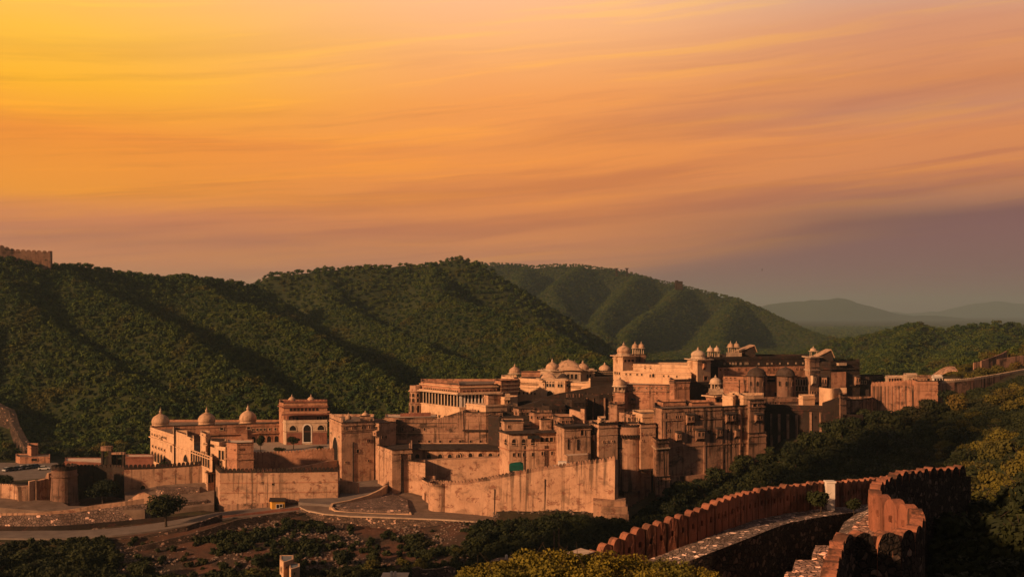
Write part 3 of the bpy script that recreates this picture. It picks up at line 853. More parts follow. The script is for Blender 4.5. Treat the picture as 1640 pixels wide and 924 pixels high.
def merlon_strip(path, pitch, h, thick, mat, name='battlement', root=None, gap=0.12, foot=0.35):
    """a continuous scalloped battlement along a 3-D path (its foot line)"""
    pts = [Vector(p) for p in path]
    mb = MB()
    prof = [(0.0, foot), (0.06, foot + 0.30 * (h - foot)), (0.10, foot + 0.62 * (h - foot)), (0.22, foot + 0.88 * (h - foot)), (0.36, h * 0.985), (0.5, h), (0.64, h * 0.985), (0.78, foot + 0.88 * (h - foot)), (0.90, foot + 0.62 * (h - foot)), (0.94, foot + 0.30 * (h - foot))]
    samples = []
    tot = sum((b - a).length for a, b in zip(pts[:-1], pts[1:]))
    n = max(1, round(tot / pitch)); pit = tot / n
    cum = [0]
    for a, b in zip(pts[:-1], pts[1:]): cum.append(cum[-1] + (b - a).length)
    def at(s):
        for k in range(len(pts) - 1):
            if s <= cum[k + 1] + 1e-6 or k == len(pts) - 2:
                L = cum[k + 1] - cum[k]
                d = (pts[k + 1] - pts[k]) / L
                return pts[k] + d * (s - cum[k]), d
    for k in range(n):
        for t, z in prof: samples.append(((k + t) * pit, z))
    samples.append((tot, foot))
    vs = []
    for s, z in samples:
        p, d = at(s)
        nr = Vector((d.y, -d.x, 0)).normalized() * thick / 2
        vs += [tuple(p + nr), tuple(p + nr + Vector((0, 0, z))), tuple(p - nr + Vector((0, 0, z))), tuple(p - nr)]
    fs = []
    for i in range(len(samples) - 1):
        for j in range(3):
            fs.append((i * 4 + j, (i + 1) * 4 + j, (i + 1) * 4 + j + 1, i * 4 + j + 1))
    fs += [(0, 1, 2, 3), tuple((len(samples) - 1) * 4 + j for j in (3, 2, 1, 0))]
    mb.add(vs, fs)
    return mb.build(name, mat, root)

def battlement(b, edges, pitch=0.9, h=0.9, mat=None, thick=0.4):
    for i in edges:
        p, q, d, nrm, L = edge(b, i)
        c0 = p - nrm * thick * 0.5; c1 = q - nrm * thick * 0.5
        merlon_strip([(c0.x, c0.y, b.z1 - 0.02), (c1.x, c1.y, b.z1 - 0.02)], pitch, h, thick, mat or PLW, root=b.root)

def rampart(name, label, pts, zfoot, thick=2.0, mat=None, cat='rampart wall', merl=None, pitch=1.0, top=None, mmat=None, batter=0.0, sampled=None, root=None, closed_top=True, plinth=None):
    """a free standing wall. PTS: (photo column, row of its top, depth); the faces seen from the camera run down to ZFOOT (a number or a list)"""
    q = [P(*p) for p in pts]
    n = len(q)
    zf = [zfoot] * n if not hasattr(zfoot, '__len__') else zfoot
    if root is None:
        root = thing(name, (q[n // 2].x, q[n // 2].y, min(zf)), label, cat)
    nr = []
    for i in range(n):
        d = q[min(i + 1, n - 1)] - q[max(i - 1, 0)]
        v = Vector((d.y, -d.x, 0)).normalized()
        if i in range(1, n - 1):
            d1 = (q[i] - q[i - 1]); v1 = Vector((d1.y, -d1.x, 0)).normalized()
            v = v / max(v.dot(v1), 0.5)
        nr.append(v)
    vs = []
    for i in range(n):
        o = q[i] + nr[i] * batter
        bk = q[i] - nr[i] * thick
        vs += [(o.x, o.y, zf[i]), tuple(q[i]), tuple(bk), (bk.x, bk.y, zf[i])]
    fs = []
    for i in range(n - 1):
        for j in range(3):
            fs.append((i * 4 + j, (i + 1) * 4 + j, (i + 1) * 4 + j + 1, i * 4 + j + 1))
    fs += [(0, 1, 2, 3), tuple((n - 1) * 4 + j for j in (3, 2, 1, 0))]
    MB().add(vs, fs).build('wall', mat or PL, root)
    if merl:
        path = [q[i] - nr[i] * 0.24 - Vector((0, 0, 0.02)) for i in range(n)]
        merlon_strip(path, pitch, merl, 0.46, mmat or PLW, root=root)
    b = Bld(); b.root = root; b.pts = [Vector((p.x, p.y)) for p in q]; b.q = q; b.nr = nr; b.zb = min(zf); b.z1 = max(p.z for p in q)
    if plinth:
        h, mt = plinth
        vs = []
        for i in range(n):
            o = q[i] + nr[i] * (batter + 0.02); o2 = q[i] + nr[i] * (batter + 0.28)
            vs += [(o2.x, o2.y, zf[i]), (o2.x, o2.y, zf[i] + h), (o.x, o.y, zf[i] + h + 0.3)]
        fs = []
        for i in range(n - 1):
            for j in range(2): fs.append((i * 3 + j, (i + 1) * 3 + j, (i + 1) * 3 + j + 1, i * 3 + j + 1))
        MB().add(vs, fs).build('plinth', mt, root)
    return b

DOMEPROF = [(1.02, 0.0), (1.07, 0.12), (1.08, 0.30), (1.02, 0.52), (0.88, 0.74), (0.66, 0.92), (0.40, 1.06), (0.20, 1.16), (0.12, 1.26)]
FLATPROF = [(1.0, 0.0), (1.02, 0.10), (0.97, 0.28), (0.86, 0.45), (0.68, 0.60), (0.45, 0.72), (0.2, 0.80), (0.10, 0.86)]
def dome(root, px, Y, py_eave, r_px, py_apex, py_cols=None, mat=None, eave=None, n_col=8, prof=None, rib=0.02, colmat=None, eave_k=1.35, square=False, drum=0.0):
    """a ribbed dome with its eave and finial; with PY_COLS it stands on columns down to that row (an open kiosk)"""
    mat = mat or DOME; eave = eave or PALE; prof = prof or DOMEPROF
    r = r_px * Y / F
    c = P(px, py_eave, Y)
    top = P(px, py_apex, Y).z
    hz = (top - c.z)
    k = hz / (prof[-1][1] * 1.30)
    mb = MB()
    if drum: mb.lathe(c, [(r * 1.02, 0), (r * 1.02, drum)], 24, 0)
    cc = c + Vector((0, 0, drum))
    k = (hz - drum) / (prof[-1][1] * 1.30)
    mb.lathe(cc, [(a * r, z * k) for a, z in prof], 32, 0, rib, 16)
    d = mb.build('dome', mat, root, smooth=True)
    zt = prof[-1][1] * k
    f = MB().lathe(cc + Vector((0, 0, zt - 0.02)), [(0.16 * r, 0), (0.20 * r, 0.10 * hz), (0.07 * r, 0.14 * hz), (0.10 * r, 0.19 * hz), (0.03 * r, 0.23 * hz), (0.012 * r, 0.34 * hz)], 10)
    f.build('finial', eave, d, smooth=True)
    ne = 4 if square else 16
    def ring(rr, z):
        a0 = math.pi / 4 if square else 0
        kk = 1.414 * 0.92 if square else 1.0
        return [(c.x + rr * kk * math.cos(a0 + 2 * math.pi * i / ne), c.y + rr * kk * math.sin(a0 + 2 * math.pi * i / ne), z) for i in range(ne)]
    vs = ring(r * eave_k, c.z - 0.18 * r) + ring(r * eave_k, c.z - 0.12 * r) + ring(r * 1.06, c.z + 0.06 * r) + ring(r * 0.98, c.z - 0.12 * r)
    fs = []
    for j in range(3):
        for i in range(ne): fs.append((j * ne + i, j * ne + (i + 1) % ne, (j + 1) * ne + (i + 1) % ne, (j + 1) * ne + i))
    fs.append(tuple(3 * ne + i for i in range(ne - 1, -1, -1)))
    for i in range(ne): fs.append((3 * ne + i, 3 * ne + (i + 1) % ne, (i + 1) % ne, i))
    MB().add(vs, fs).build('eave', eave, d)
    if py_cols is not None:
        zc = P(px, py_cols, Y).z
        rc = r * 0.86
        for i in range(n_col):
            a = 2 * math.pi * (i + 0.5) / n_col
            q = (c.x + rc * math.cos(a), c.y + rc * math.sin(a)) if n_col != 4 else (c.x + rc * (1 if math.cos(a) > 0 else -1), c.y + rc * (1 if math.sin(a) > 0 else -1))
            wd = max(0.11, r * 0.10)
            cb = MB().lathe((q[0], q[1], zc), [(wd * 1.4, 0), (wd * 1.4, 0.2), (wd, 0.25), (wd, (c.z - zc) * 0.72), (wd * 1.5, (c.z - zc) * 0.86), (wd * 1.8, c.z - zc - 0.1 * r)], 8)
            cb.build('column', colmat or eave, d)
        MB().lathe((c.x, c.y, zc - 0.35), [(r * 1.12, 0), (r * 1.12, 0.35)], 16 if not square else 4).build('base_slab', eave, d)
    else:
        pass
    return d

def bangla(root, px, Y, py_base, w_px, py_top, depth=4.0, mat=None, droop=0.35, n=14, rot=0.0):
    """a curved bangla roof: bent down at both ends and rounded from front to back"""
    w = w_px * Y / F / 2; c = P(px, py_base, Y); h = Zp(py_top, Y) - c.z
    mb = MB(); vs = []; fs = []
    m = 8
    for i in range(n + 1):
        u = -1 + 2 * i / n
        for j in range(m + 1):
            v = -1 + 2 * j / m
            z = h * (1 - abs(u) ** 2.2) * (1 - 0.9 * abs(v) ** 2.2) + h * 0.02
            x_ = w * u; y_ = depth / 2 * v
            vs.append((c.x + x_ * math.cos(rot) - y_ * math.sin(rot), c.y + depth / 2 + x_ * math.sin(rot) + y_ * math.cos(rot), c.z + z))
    for i in range(n):
        for j in range(m):
            fs.append((i * (m + 1) + j, (i + 1) * (m + 1) + j, (i + 1) * (m + 1) + j + 1, i * (m + 1) + j + 1))
    o = mb.add(vs, fs).build('vaulted_roof', mat or DOME, root, smooth=True)
    f = MB()
    for u in (-0.45, 0, 0.45):
        x_ = w * u; zz = h * (1 - abs(u) ** 2.2) + h * 0.02
        f.lathe((c.x + x_ * math.cos(rot), c.y + depth / 2 + x_ * math.sin(rot), c.z + zz - 0.05), [(0.14, 0), (0.16, 0.25), (0.05, 0.4), (0.02, 0.8)], 8)
    f.build('finial', PALE, o)
    return o

def slab(poly, z0, z1, name, mat, root=None, kind=None):
    """flat piece from a polygon in (photo column, depth); z1 number or list"""
    return MB().prism([(Xp(a, y), y) for a, y in poly], z0, z1).build(name, mat, root, kind=kind)

def jharokha(b, i, px, py, w, h, out=1.0, mat=None, roofm=None):
    """an enclosed balcony on front face i: box on brackets with a small sloping roof and openings painted near black"""
    p, q, d, nrm, L = edge(b, i)
    t, c = hit(b, i, px); u = c.y / F
    ww, hh = w * u, h * u; z = Zp(py, c.y) - hh / 2
    cc = c + nrm * out / 2
    mb = MB().box(cc, d, nrm, ww / 2, out / 2, z, z + hh)
    o = mb.build('balcony', mat or PLR, b.root)
    a, e = d * ww / 2 * 1.18, nrm * out
    q0 = c - a; q1 = c + a; q2 = c + a + e * 1.3; q3 = c - a + e * 1.3
    MB().add([(*q0, z + hh + 0.55), (*q1, z + hh + 0.55), (*q2, z + hh + 0.08), (*q3, z + hh + 0.08), (*q0, z + hh), (*q1, z + hh), (*q2, z + hh), (*q3, z + hh)],
             [(0, 1, 2, 3), (7, 6, 5, 4), (3, 2, 6, 7), (0, 3, 7, 4), (2, 1, 5, 6), (1, 0, 4, 5)]).build('balcony_roof', roofm or ROOFD, o)
    nb = MB()
    for s in (-0.8, 0, 0.8):
        g = c + d * ww / 2 * s
        nb.add([(*(g + d * .12), z), (*(g - d * .12), z), (*(g - d * .12 + nrm * out * .9), z), (*(g + d * .12 + nrm * out * .9), z), (*(g + d * .12), z - 0.9), (*(g - d * .12), z - 0.9)],
               [(0, 1, 2, 3), (4, 5, 2, 3)[::-1], (0, 3, 4), (1, 5, 2)])
    nb.build('bracket', mat or PLR, o)
    for s in ((-0.5, 0.5) if ww > 1.6 else (0,)):
        g = c + nrm * out + d * ww / 2 * s
        opening(g, d, nrm, ww * 0.26, hh * 0.5, z + hh * 0.3, True, o, mat or PLR, 'window', 0.08, None, 0.07)
    return o

def pilasters(b, i, pxs, w=2.5, out=0.35, z0=None, z1=None, mat=None):
    for px in pxs:
        p, q, d, nrm, L = edge(b, i)
        t, c = hit(b, i, px); u = c.y / F
        cc = c + nrm * (out / 2 - 0.03)
        MB().box(cc, d, nrm, w * u / 2, out / 2, b.zb if z0 is None else z0, (b.z1 - 1.2) if z1 is None else z1).build('pilaster', mat or PLW, b.root)
# ------------------------------------------------------------------ the fort, from the lower left to the upper right
BT = 'palace building'

# --- the domed wing behind the courtyard, and the left front
b = block('domed_wing', 'long orange wing with three ribbed domes along its roof behind the paved courtyard', BT, [(243, 352), (450, 364)], 677, 47, 11, PLR, ROOF, ci=1)
for px, ap in ((257, 655.5), (331, 654), (397, 650.5)):
    Y = 352 + (px - 243) / 207 * 12 + 4.5
    dome(b.root, px, Y, 682.5 - (px - 257) * 0.035, 12.5, ap, eave_k=1.28, drum=0.9)
wins(b, 0, (406, 431, 443), 704, 6.5, 11, True, PLR)
wins(b, 0, (405, 412, 418, 424, 432, 441), 688, 2.4, 3.2)
wins(b, 0, (355, 398, 451), 686, 4, 4)
band(b, Zp(695, 360), 0.3, 0.8, PLR, name='sunshade')
p0, q0, d0, n0, L0 = edge(b, 0)
t0, c0 = hit(b, 0, 372); t1, c1 = hit(b, 0, 396)
st = MB()
for k in range(12):
    a = c0.lerp(c1, (k + 0.5) / 12) + n0 * 0.7
    st.box(a, d0, n0, (c1 - c0).length / 24 + .01, 0.7, 53, 54.2 + k * 0.42)
st.build('staircase', PLR, b.root)

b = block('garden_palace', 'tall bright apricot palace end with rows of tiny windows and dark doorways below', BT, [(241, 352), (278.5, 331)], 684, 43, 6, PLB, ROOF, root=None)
wins(b, 0, row(244.5, 264, 5), 729, 3.4, 14, True, PLB)
wins(b, 0, (244, 248, 252), 695, 1.5, 2.6, False, PLB); wins(b, 0, (256, 258.5, 261, 263.5, 266), 698, 1.7, 3, False, PLB)
wins(b, 0, (245, 249.5, 255, 259, 264), 714, 1.8, 3, False, PLB)
band(b, Zp(704, 345), 0.35, 0.5, PLB, name='string_course')
wins(b, 0, (274.5,), 718, 1.6, 9, False, PLB)
jharokha(b, 0, 259, 701.5, 11, 4, 0.6, PLB, PLB)

b = block('step_topped_house', 'bright apricot front with a stepped top and a row of tall dark openings', BT, [(281.5, 330), (340, 301)], 711, 43, 5, PLB, ROOF, root=None)
block('', '', '', [(281.8, 330), (300, 320.5)], 691, b.z1 - 1.0, 4, PLB, ROOF, root=b.root, cornice=False, part='upper_wall')
block('', '', '', [(300, 320.5), (310.5, 315.6)], 699, b.z1 - 1.0, 3, PLB, ROOF, root=b.root, cornice=False, part='upper_wall')
wins(b, 0, row(307.5, 334.5, 8), 730, 2.4, 15, False, PLB)
wins(b, 0, (324, 327, 331), 723.5, 1.5, 2, False, PLB); wins(b, 0, (306, 329, 331), 703, 1.6, 2, False, PLB)
wins(b, 0, (298,), 733, 9, 13, True, PLB)
b = block('lookout_tower', 'square orange lookout tower rising above the stepped front', BT, [(321, 312.5), (329.5, 307.8), (336, 311)], 692, 50, 5, PLB, ROOF)
wins(b, 0, (325,), 696, 1.5, 1.6, False, PLB); wins(b, 0, (328, 327), 711, 1.3, 2, False, PLB)
b = block('corner_annex', 'low apricot annex with pale roof edge beside the lookout tower', BT, [(337, 307), (351, 304.5), (362, 307)], 706, 45, 6, PLB, ROOF)
b2 = block('corner_turret', 'narrow bright turret with dark slit openings beside the shaded courtyard wall', BT, [(347, 304), (361, 301), (364, 303)], 714, 46, 4, PLB, ROOFP)
wins(b2, 0, (352.5, 357.5), 727, 3, 14, False, PLB); wins(b2, 0, (350, 355), 741, 2, 9, False, PLB)
b = block('shaded_storehouse', 'plain rose plastered storehouse with flat whitish roof at the courtyard corner', BT, [(363, 297.5), (380, 295.5), (406, 297)], 708, 44, 7, PLR, ROOFP, par=0.25)
wins(b, 0, (376,), 720, 1.4, 1.6, False, PLR); wins(b, 1, (383, 388), 719, 1.6, 1.6, False, PLR)
band(b, Zp(733, 300), 0.3, 0.3, PLR, name='ledge')

# --- courtyard, its gate, its front wall
slab([(398, 319), (545, 322), (560, 372), (300, 366), (340, 316), (365, 308)], 44, 54.0, 'courtyard', PAVE, kind='structure')
b = rampart('courtyard_wall', 'rose scalloped wall holding the front edge of the paved courtyard', [(400, 729, 318), (470, 727, 318.5), (500, 724, 319), (540, 722, 321)], 43, 1.2, PLR, merl=1.1, pitch=1.0, mmat=PLR)
slab([(346, 296), (545, 296), (545, 320), (400, 318), (366, 310)], 43, 49.5, 'lower_terrace', DIRTM, kind='structure')
rampart('ramp_parapet', 'low orange parapet sloping up beside the ramp to the tall gate tower', [(462, 750, 306), (500, 744, 309), (527, 738, 313), (540, 737, 315)], 47, 0.8, PL)
b = block('courtyard_gate', 'rose and cream courtyard gatehouse with tall arch and twin rooftop domes', 'gatehouse', [(447, 364), (454, 359), (524, 361)], 645, 53, 9, PLR, ROOF, ci=1)
# cream front set on the gate, with the great arch
cz0, cz1 = Zp(678, 358), Zp(662, 358)
f = block('', '', '', [(453.5, 358.0), (457.5, 355.6), (524, 357.6)], 673, 53.9, 3, PALE, ROOF, root=b.root, part='front_wall', ci=1)
wins(f, 1, (492,), 693.5, 12, 28, True, WHITE, 'gate_arch', 0.35)
wins(f, 1, (469, 514), 685, 10.5, 8.5, True, PALE, 'window', 0.25)
band(f, Zp(691, 357), 0.15, 0.14, RED, name='red_dado_line'); 
p_, q_, d_, n_, L_ = edge(f, 1)
for a0, a1 in ((459, 484), (500, 523.5)):
    ta, ca = hit(f, 1, a0); tb, cb = hit(f, 1, a1)
    MB().box((ca + cb) / 2 + n_ * 0.05, d_, n_, (cb - ca).length / 2, 0.06, 54, Zp(692, 357)).build('red_dado', RED, b.root)
wins(f, 1, (513.5,), 701.5, 3, 7, False, PLR, 'door')
band(f, Zp(663.5, 357), 0.3, 1.6, RED, [1], 'sunshade'); band(f, Zp(660.5, 357), 0.5, 1.2, PLR, [1], 'sunshade')
g = block('', '', '', [(459, 357.0), (527, 359)], 664, Zp(673, 357) - 0.2, 2.5, RED, ROOF, root=b.root, part='gallery', cornice=False)
wins(g, 0, row(464, 476, 3) + row(509, 523, 4), 670, 2.6, 4.5, False, RED, 'window', 0.1)
band(b, Zp(652.5, 360), 0.4, 0.5, RED, name='ledge'); wins(b, 1, row(466, 508, 8), 656, 3, 4, False, RED, 'window', 0.08)
merl_b = battlement(b, [1], 1.3, 1.0, RED)
for px in (467.5, 498): dome(b.root, px, 364, 643, 5.6, 631.5, eave_k=1.5, py_cols=648, n_col=8)
jharokha(b, 1, 461, 680, 5, 8, 0.8, PALE)

# --- left bastion and the long wall joining it
b = rampart('left_rampart', 'orange rampart with black scalloped top and a small black arched opening', [(199, 752, 303), (240, 751, 305), (285, 748.5, 307), (330, 745, 309), (344, 744, 309)], 42, 2.0, PL, merl=1.5, pitch=1.25, mmat=PLD)
i0 = 0
wins(b, 0, (229,), 781.5, 8, 10, True, PL, 'archway')
mbk = MB()
band_pts = [P(199, 752, 302.9), P(344, 744, 308.9)]
b = rampart('shaded_rampart', 'black rampart with its shade painted on, between round bastion and orange wall', [(116, 751, 300), (150, 751, 306), (180, 751, 306), (199, 752, 303)], 42, 2.0, PLD, merl=1.4, pitch=1.25, mmat=PLD)  # wall kept near black: its shade is put into the plaster colour
r = thing('round_bastion', P(103, 807, 293), 'tapering round brown bastion with flared foot at the end of the shaded rampart', 'bastion')
c = P(103, 807, 294)
MB().lathe((c.x, c.y, c.z - 3), [(4.4, 0), (4.3, 3.0), (3.75, 3.6), (3.5, 9.0), (3.45, 10.9), (3.7, 11.1), (3.7, 11.5), (3.4, 11.5), (3.4, 13.0), (3.0, 13.0), (3.0, 12.0)], 28).build('wall', PLM, r)
merlon_strip([(c.x + 3.2 * math.cos(a), c.y + 3.2 * math.sin(a), c.z + 9.98) for a in [2 * math.pi * k / 24 for k in range(25)]], 1.2, 1.3, 0.5, PLD, root=r)
rampart('ruined_wall', 'broken orange wall stepping down to the left of the round bastion', [(28, 779, 290), (46, 778, 291), (47, 771, 291), (57, 769, 292), (58, 771, 292), (76, 766, 295), (78, 758, 295), (86, 756, 296), (92, 750, 296)], 42, 1.4, PL)
rampart('far_left_wall', 'low scalloped orange wall at the edge of the picture near the car park', [(-60, 779, 300), (0, 779, 297), (20, 780, 295), (29, 785, 291)], 42, 1.0, PL, merl=0.9, pitch=0.9, mmat=PL)
slab([(-60, 285), (-60, 300), (30, 292), (95, 292), (110, 286), (230, 283), (232, 280), (60, 279)], 41, [46.6, 46.8, 46.6, 46.4, 46, 46.2, 46, 46], 'bastion_terrace', DIRTM, kind='structure')
rampart('terrace_parapet', 'low orange parapet curving along the terrace above the stone embankment', [(-60, 824, 274), (0, 821.5, 274), (60, 821, 275), (110, 816, 277), (160, 808, 279.5), (200, 803, 281), (231, 798, 283)], 43, 0.5, PL)
rampart('stone_embankment', 'sloping rough stone embankment with pale ribs beside the curving road', [(-60, 828, 273.4), (0, 826, 273.6), (60, 825, 274.4), (110, 822, 276.4), (160, 815, 278.9), (200, 810, 280.4), (243, 806, 282.4)], 41, 0.6, COBB, batter=2.2, cat='embankment')
rampart('road_kerb_wall', 'low dark kerb wall at the foot of the stone embankment', [(-60, 842, 271.6), (0, 842.5, 271.6), (60, 843, 272.2), (110, 841, 273.6), (160, 837, 276), (205, 833, 278), (260, 828, 280), (330, 824, 283)], 41, 0.5, PLD, cat='kerb wall')

# ruined frame on the rampart
def post(mb, px, Y, py0, py1, w=1.0):
    a = P(px, py1, Y); mb.box((a.x, a.y), (1, 0), (0, 1), w / 2, 0.5, a.z, Zp(py0, Y))
r = thing('ruined_gateway', P(180, 748, 308), 'roofless ruined stone gateway of dark posts and lintels above the shaded rampart', 'ruin')
mb = MB(); post(mb, 164.5, 309, 718, 748, 0.6); post(mb, 172, 311, 730, 748, 0.7); post(mb, 177, 309, 718, 748, 1.0); post(mb, 184, 310, 724, 748, 1.3); mb.build('post', PLD, r)
mb = MB(); a = P(171, 714, 309); mb.box((a.x, a.y), (1, 0), (0, 1), 1.6, 0.7, a.z - 1.4, a.z); a = P(190, 724, 309); mb.box((a.x, a.y), (1, 0), (0, 1), 1.9, 0.7, a.z - 0.6, a.z); mb.build('lintel', PLW, r)
mb = MB(); post(mb, 198, 309, 727, 748, 0.5); mb.build('pier', PLD, r); mb = MB(); post(mb, 191, 312, 735, 748, 1.6); mb.build('pier', PLD, r)
b = block('long_shed', 'long low red walled shed with pale roof edge behind the rampart', 'shed', [(104, 330), (165, 326)], 738, 44, 8, RED, ROOFP, par=0.2)
b = block('red_shed', 'dark red low shed between ruined gateway and bright palace front', 'shed', [(201, 330), (246, 330)], 731, 44, 6, RED, ROOFP, par=0.2)

# --- front rampart under the courtyard
b = rampart('front_rampart', 'broad ochre rampart with dark scalloped top and worn brick patches above the road', [(344, 750, 303), (352, 757.5, 291), (440, 757, 291.5), (541, 755.5, 293)], [42, 42, 42.5, 43], 3.0, PL, merl=1.35, pitch=1.15, mmat=PLD, plinth=(3.2, PLW))
for px, py in ((420, 774), (437, 776), (470, 773), (512, 773)):
    t, cc = hit(b, 2 if px > 440 else 1, px)
    opening(cc, edge(b, 1)[2], edge(b, 1)[3], 0.45, 0.45, Zp(py, cc.y), False, b.root, PLW, 'drain_hole', 0.05)
for i, zz in ((1, 48.6), (2, 48.6), (1, 51.4), (2, 51.4)):
    p, q, d, nn, L = edge(b, i); cm = (p + q) / 2
    MB().box(cm + nn * 0.05, d, nn, L / 2 - 0.06, 0.07, zz, zz + 0.22).build('string_course', PLR, b.root)
b = block('guard_shelter', 'small flat roofed ochre shelter on posts left of the front rampart', 'shelter', [(330, 301), (333, 299.5), (344, 301)], 755.5, 44, 4, PL, ROOFP, par=0.15)
wins(b, 1, (335, 340), 766, 3, 13, False, PL)
block('rubble_steps', 'broken stone platform of grey steps beside the guard shelter', 'platform', [(288, 291), (296, 288), (332, 290)], 801, 42, 4, RUBM, COBB, par=0.1, cornice=False)
slab([(200, 286), (262, 284.5), (343, 289), (343, 307.5), (262, 305), (200, 301)], 41, [45.3, 45.0, 45.8, 49.2, 48.6, 47.0], 'upper_terrace', DIRTM, kind='structure')
block('paved_platform', 'low paved platform of pale rough stones below the left rampart', 'platform', [(250, 298), (256, 296), (320, 298)], 783, 44, 5, COBB, COBB, par=0.05, cornice=False)
rampart('gabled_wall', 'small gabled orange wall beside the road tree', [(205, 801, 286), (222, 790, 285), (231, 788, 285), (246, 795, 285), (262, 801, 286)], 44, 0.8, PL)

# --- the tall gate tower
b = block('gate_tower', 'tall ochre gate tower with a pointed arch on its bright left face', 'gate tower', [(527.5, 327), (547, 312), (599, 317)], 677, 44, 12, PL, ROOF, ci=1)
battlement(b, [0], 2.2, 1.5, PL, 0.5)
wins(b, 0, (537.5,), 720, 13, 44, True, PALE, 'gate_arch', 0.3)
wins(b, 0, (530.5, 543.5), 693, 1.6, 2.4)
wins(b, 1, (551, 565, 580, 592), 686, 2, 3.2, False, PL); wins(b, 1, (573,), 722, 3.5, 4.5, False, PL); wins(b, 1, (554, 590), 740, 2, 2.4, False, PL); wins(b, 1, (589, 592), 705.5, 2, 3, False, PL)
band(b, Zp(690, 313), 0.25, 0.2, PL, [1], 'string_course')
dome(b.root, 558, 321, 671.5, 4.6, 661, eave_k=1.35, drum=0.2)
k_ = block('', '', '', [(577, 324), (593, 325)], 666, b.z1 - 1.2, 4, PL, ROOF, root=b.root, part='roof_kiosk')
dome(b.root, 585, 327, 667, 6, 657.5, eave_k=1.3, prof=FLATPROF)
p, q, d, nn, L = edge(b, 1); t, cc = hit(b, 1, 565.5)
MB().box(cc + nn * 0.1, d, nn, 0.16, 0.12, 45, Zp(708, cc.y)).build('drain_pipe', ROOFD, b.root)
b = block('gate_annex', 'narrow ochre block joined to the right of the tall gate tower', BT, [(597, 318), (607, 316.5), (634, 321)], 677.5, 44, 9, PL, ROOF, ci=1)
wins(b, 0, (603,), 686, 2.5, 6, False, PL); jharokha(b, 0, 603, 694, 8, 6, 0.9, PL, PL)
wins(b, 1, (612, 618), 700, 2, 3, False, PL)
b = block('square_bastion', 'square ochre bastion with bright left face below the long ochre walls', 'bastion', [(605, 312), (628, 301), (660, 303.5)], 720.5, 42, 13, PL, ROOFD, ci=1, par=1.0)
for px in (642.5, 645.5, 660.5):
    t, cc = hit(b, 1, min(px, 659)); p, q, d, nn, L = edge(b, 1)
    MB().box(cc + nn * 0.15, d, nn, 0.14, 0.17, 46, Zp(726, cc.y)).build('drain_pipe', PLD, b.root)

# --- central walls
b = rampart('inner_rampart', 'long ochre inner rampart with stained brick patches under an arcade', [(655, 738, 306), (735, 735.5, 305.5), (813, 732, 305)], 43, 4.0, PL)
b = block('arcade_wing', 'low arcaded wing with a row of dark arches above the inner rampart', BT, [(655, 310.5), (735, 310), (815, 309.5)], 718, 50, 14, PL, ROOFD, par=0.3)
wins(b, 0, (668.5, 687, 705, 720.5, 734), 731, 6.5, 9.5, True, PL); wins(b, 1, (737, 753.5, 769.5, 785.5, 800.5, 808), 729.5, 6.5, 9.5, True, PL)
band(b, Zp(719.5, 310), 0.25, 1.3, ROOFD, name='sunshade')
b = block('central_range', 'broad stained ochre range with a row of small square windows', BT, [(607, 330), (634, 326), (745, 326.5)], 678, 46, 8, PLW, ROOF, ci=1)
wins(b, 1, (640, 653.5, 671, 687.5, 705, 721, 737), 707.5, 2.8, 4.6, False, PL)
wins(b, 1, (645, 662, 680, 697, 714), 687, 2.2, 4.2, True, PL)
band(b, Zp(694, 326), 0.3, 0.25, PL, [1], 'string_course')
rampart('sloping_gable_wall', 'dark weathered wall with a diagonal top rising to the right', [(680, 679, 326.2), (700, 671, 326.2), (728, 662, 326.2), (746, 655.5, 326.2)], 60, 0.9, PLW)
rampart('terrace_edge_wall', 'low red scalloped wall on the terrace before the colonnaded hall', [(641, 664, 336), (690, 662.5, 337)], 62, 0.6, RED, merl=0.5, pitch=0.8, mmat=RED)
b = block('flat_terrace', 'flat terrace with pale roof patches beneath the scalloped terrace wall', BT, [(617, 333), (640, 330), (700, 332)], 669, 58, 9, PLW, ROOFP, par=0.2, ci=1)
b = block('weathered_range', 'dark weathered upper range with bracketed cornice right of the diagonal gable', BT, [(744, 325.5), (778, 325), (803, 327)], 660, 46, 8, PLW, ROOFD)
wins(b, 0, (754, 770), 707, 2.8, 4.6, False, PL); wins(b, 1, (786,), 706, 2.8, 4.6, False, PL)
band(b, Zp(690.5, 325), 0.5, 0.7, PLD, name='bracketed_cornice')
wins(b, 1, (787, 802), 666, 4.5, 7, False, PL)

# --- the colonnaded hall
b = block('audience_hall', 'open colonnaded audience hall on a high orange base with deep stone eaves', 'pavilion', [(672, 357), (736, 339), (776, 342)], 652, 58, 14, PLB, ROOF, ci=1, par=0.1)
zc0 = b.z1; zc1 = Zp(631, 339)
core = block('', '', '', [(677, 361), (737.5, 345), (776, 348)], 0, zc0 - 0.3, 8, DARK, ROOF, root=b.root, z1=zc1 - 0.05, part='inner_wall', cornice=False)  # near black core: the colonnade's shade is put into its colour
for i, n in ((0, 13), (1, 7)):
    p, q, d, nn, L = edge(b, i)
    for k in range(n):
        c = p.lerp(q, (k + (0 if i == 0 else 0.5)) / n) - nn * 0.5
        MB().box(c, d, nn, 0.22 if k else 0.4, 0.22, zc0 - 0.1, zc1).build('column', PALE if i == 0 else WHITE, b.root)
up = block('', '', '', [(674, 357.5), (736, 340), (796, 344.5)], 616.5, zc1 - 0.1, 14, PLR, ROOF, root=b.root, ci=1, part='upper_wall')
band(up, zc1 - 0.2, 0.35, 1.9, PALE, name='deep_eave'); band(up, zc1 + 0.15, 0.3, 1.2, PLB, name='deep_eave')
band(up, zc1 + 2.0, 0.3, 0.5, PLB, name='cornice')
for i, a, e, n in ((0, 681, 733, 16), (1, 740, 793, 14)):
    wins(up, i, row(a, e, n), 621.5 if i == 0 else 620.8, 1.5, 2.2, False, PLB, 'window', 0.08)
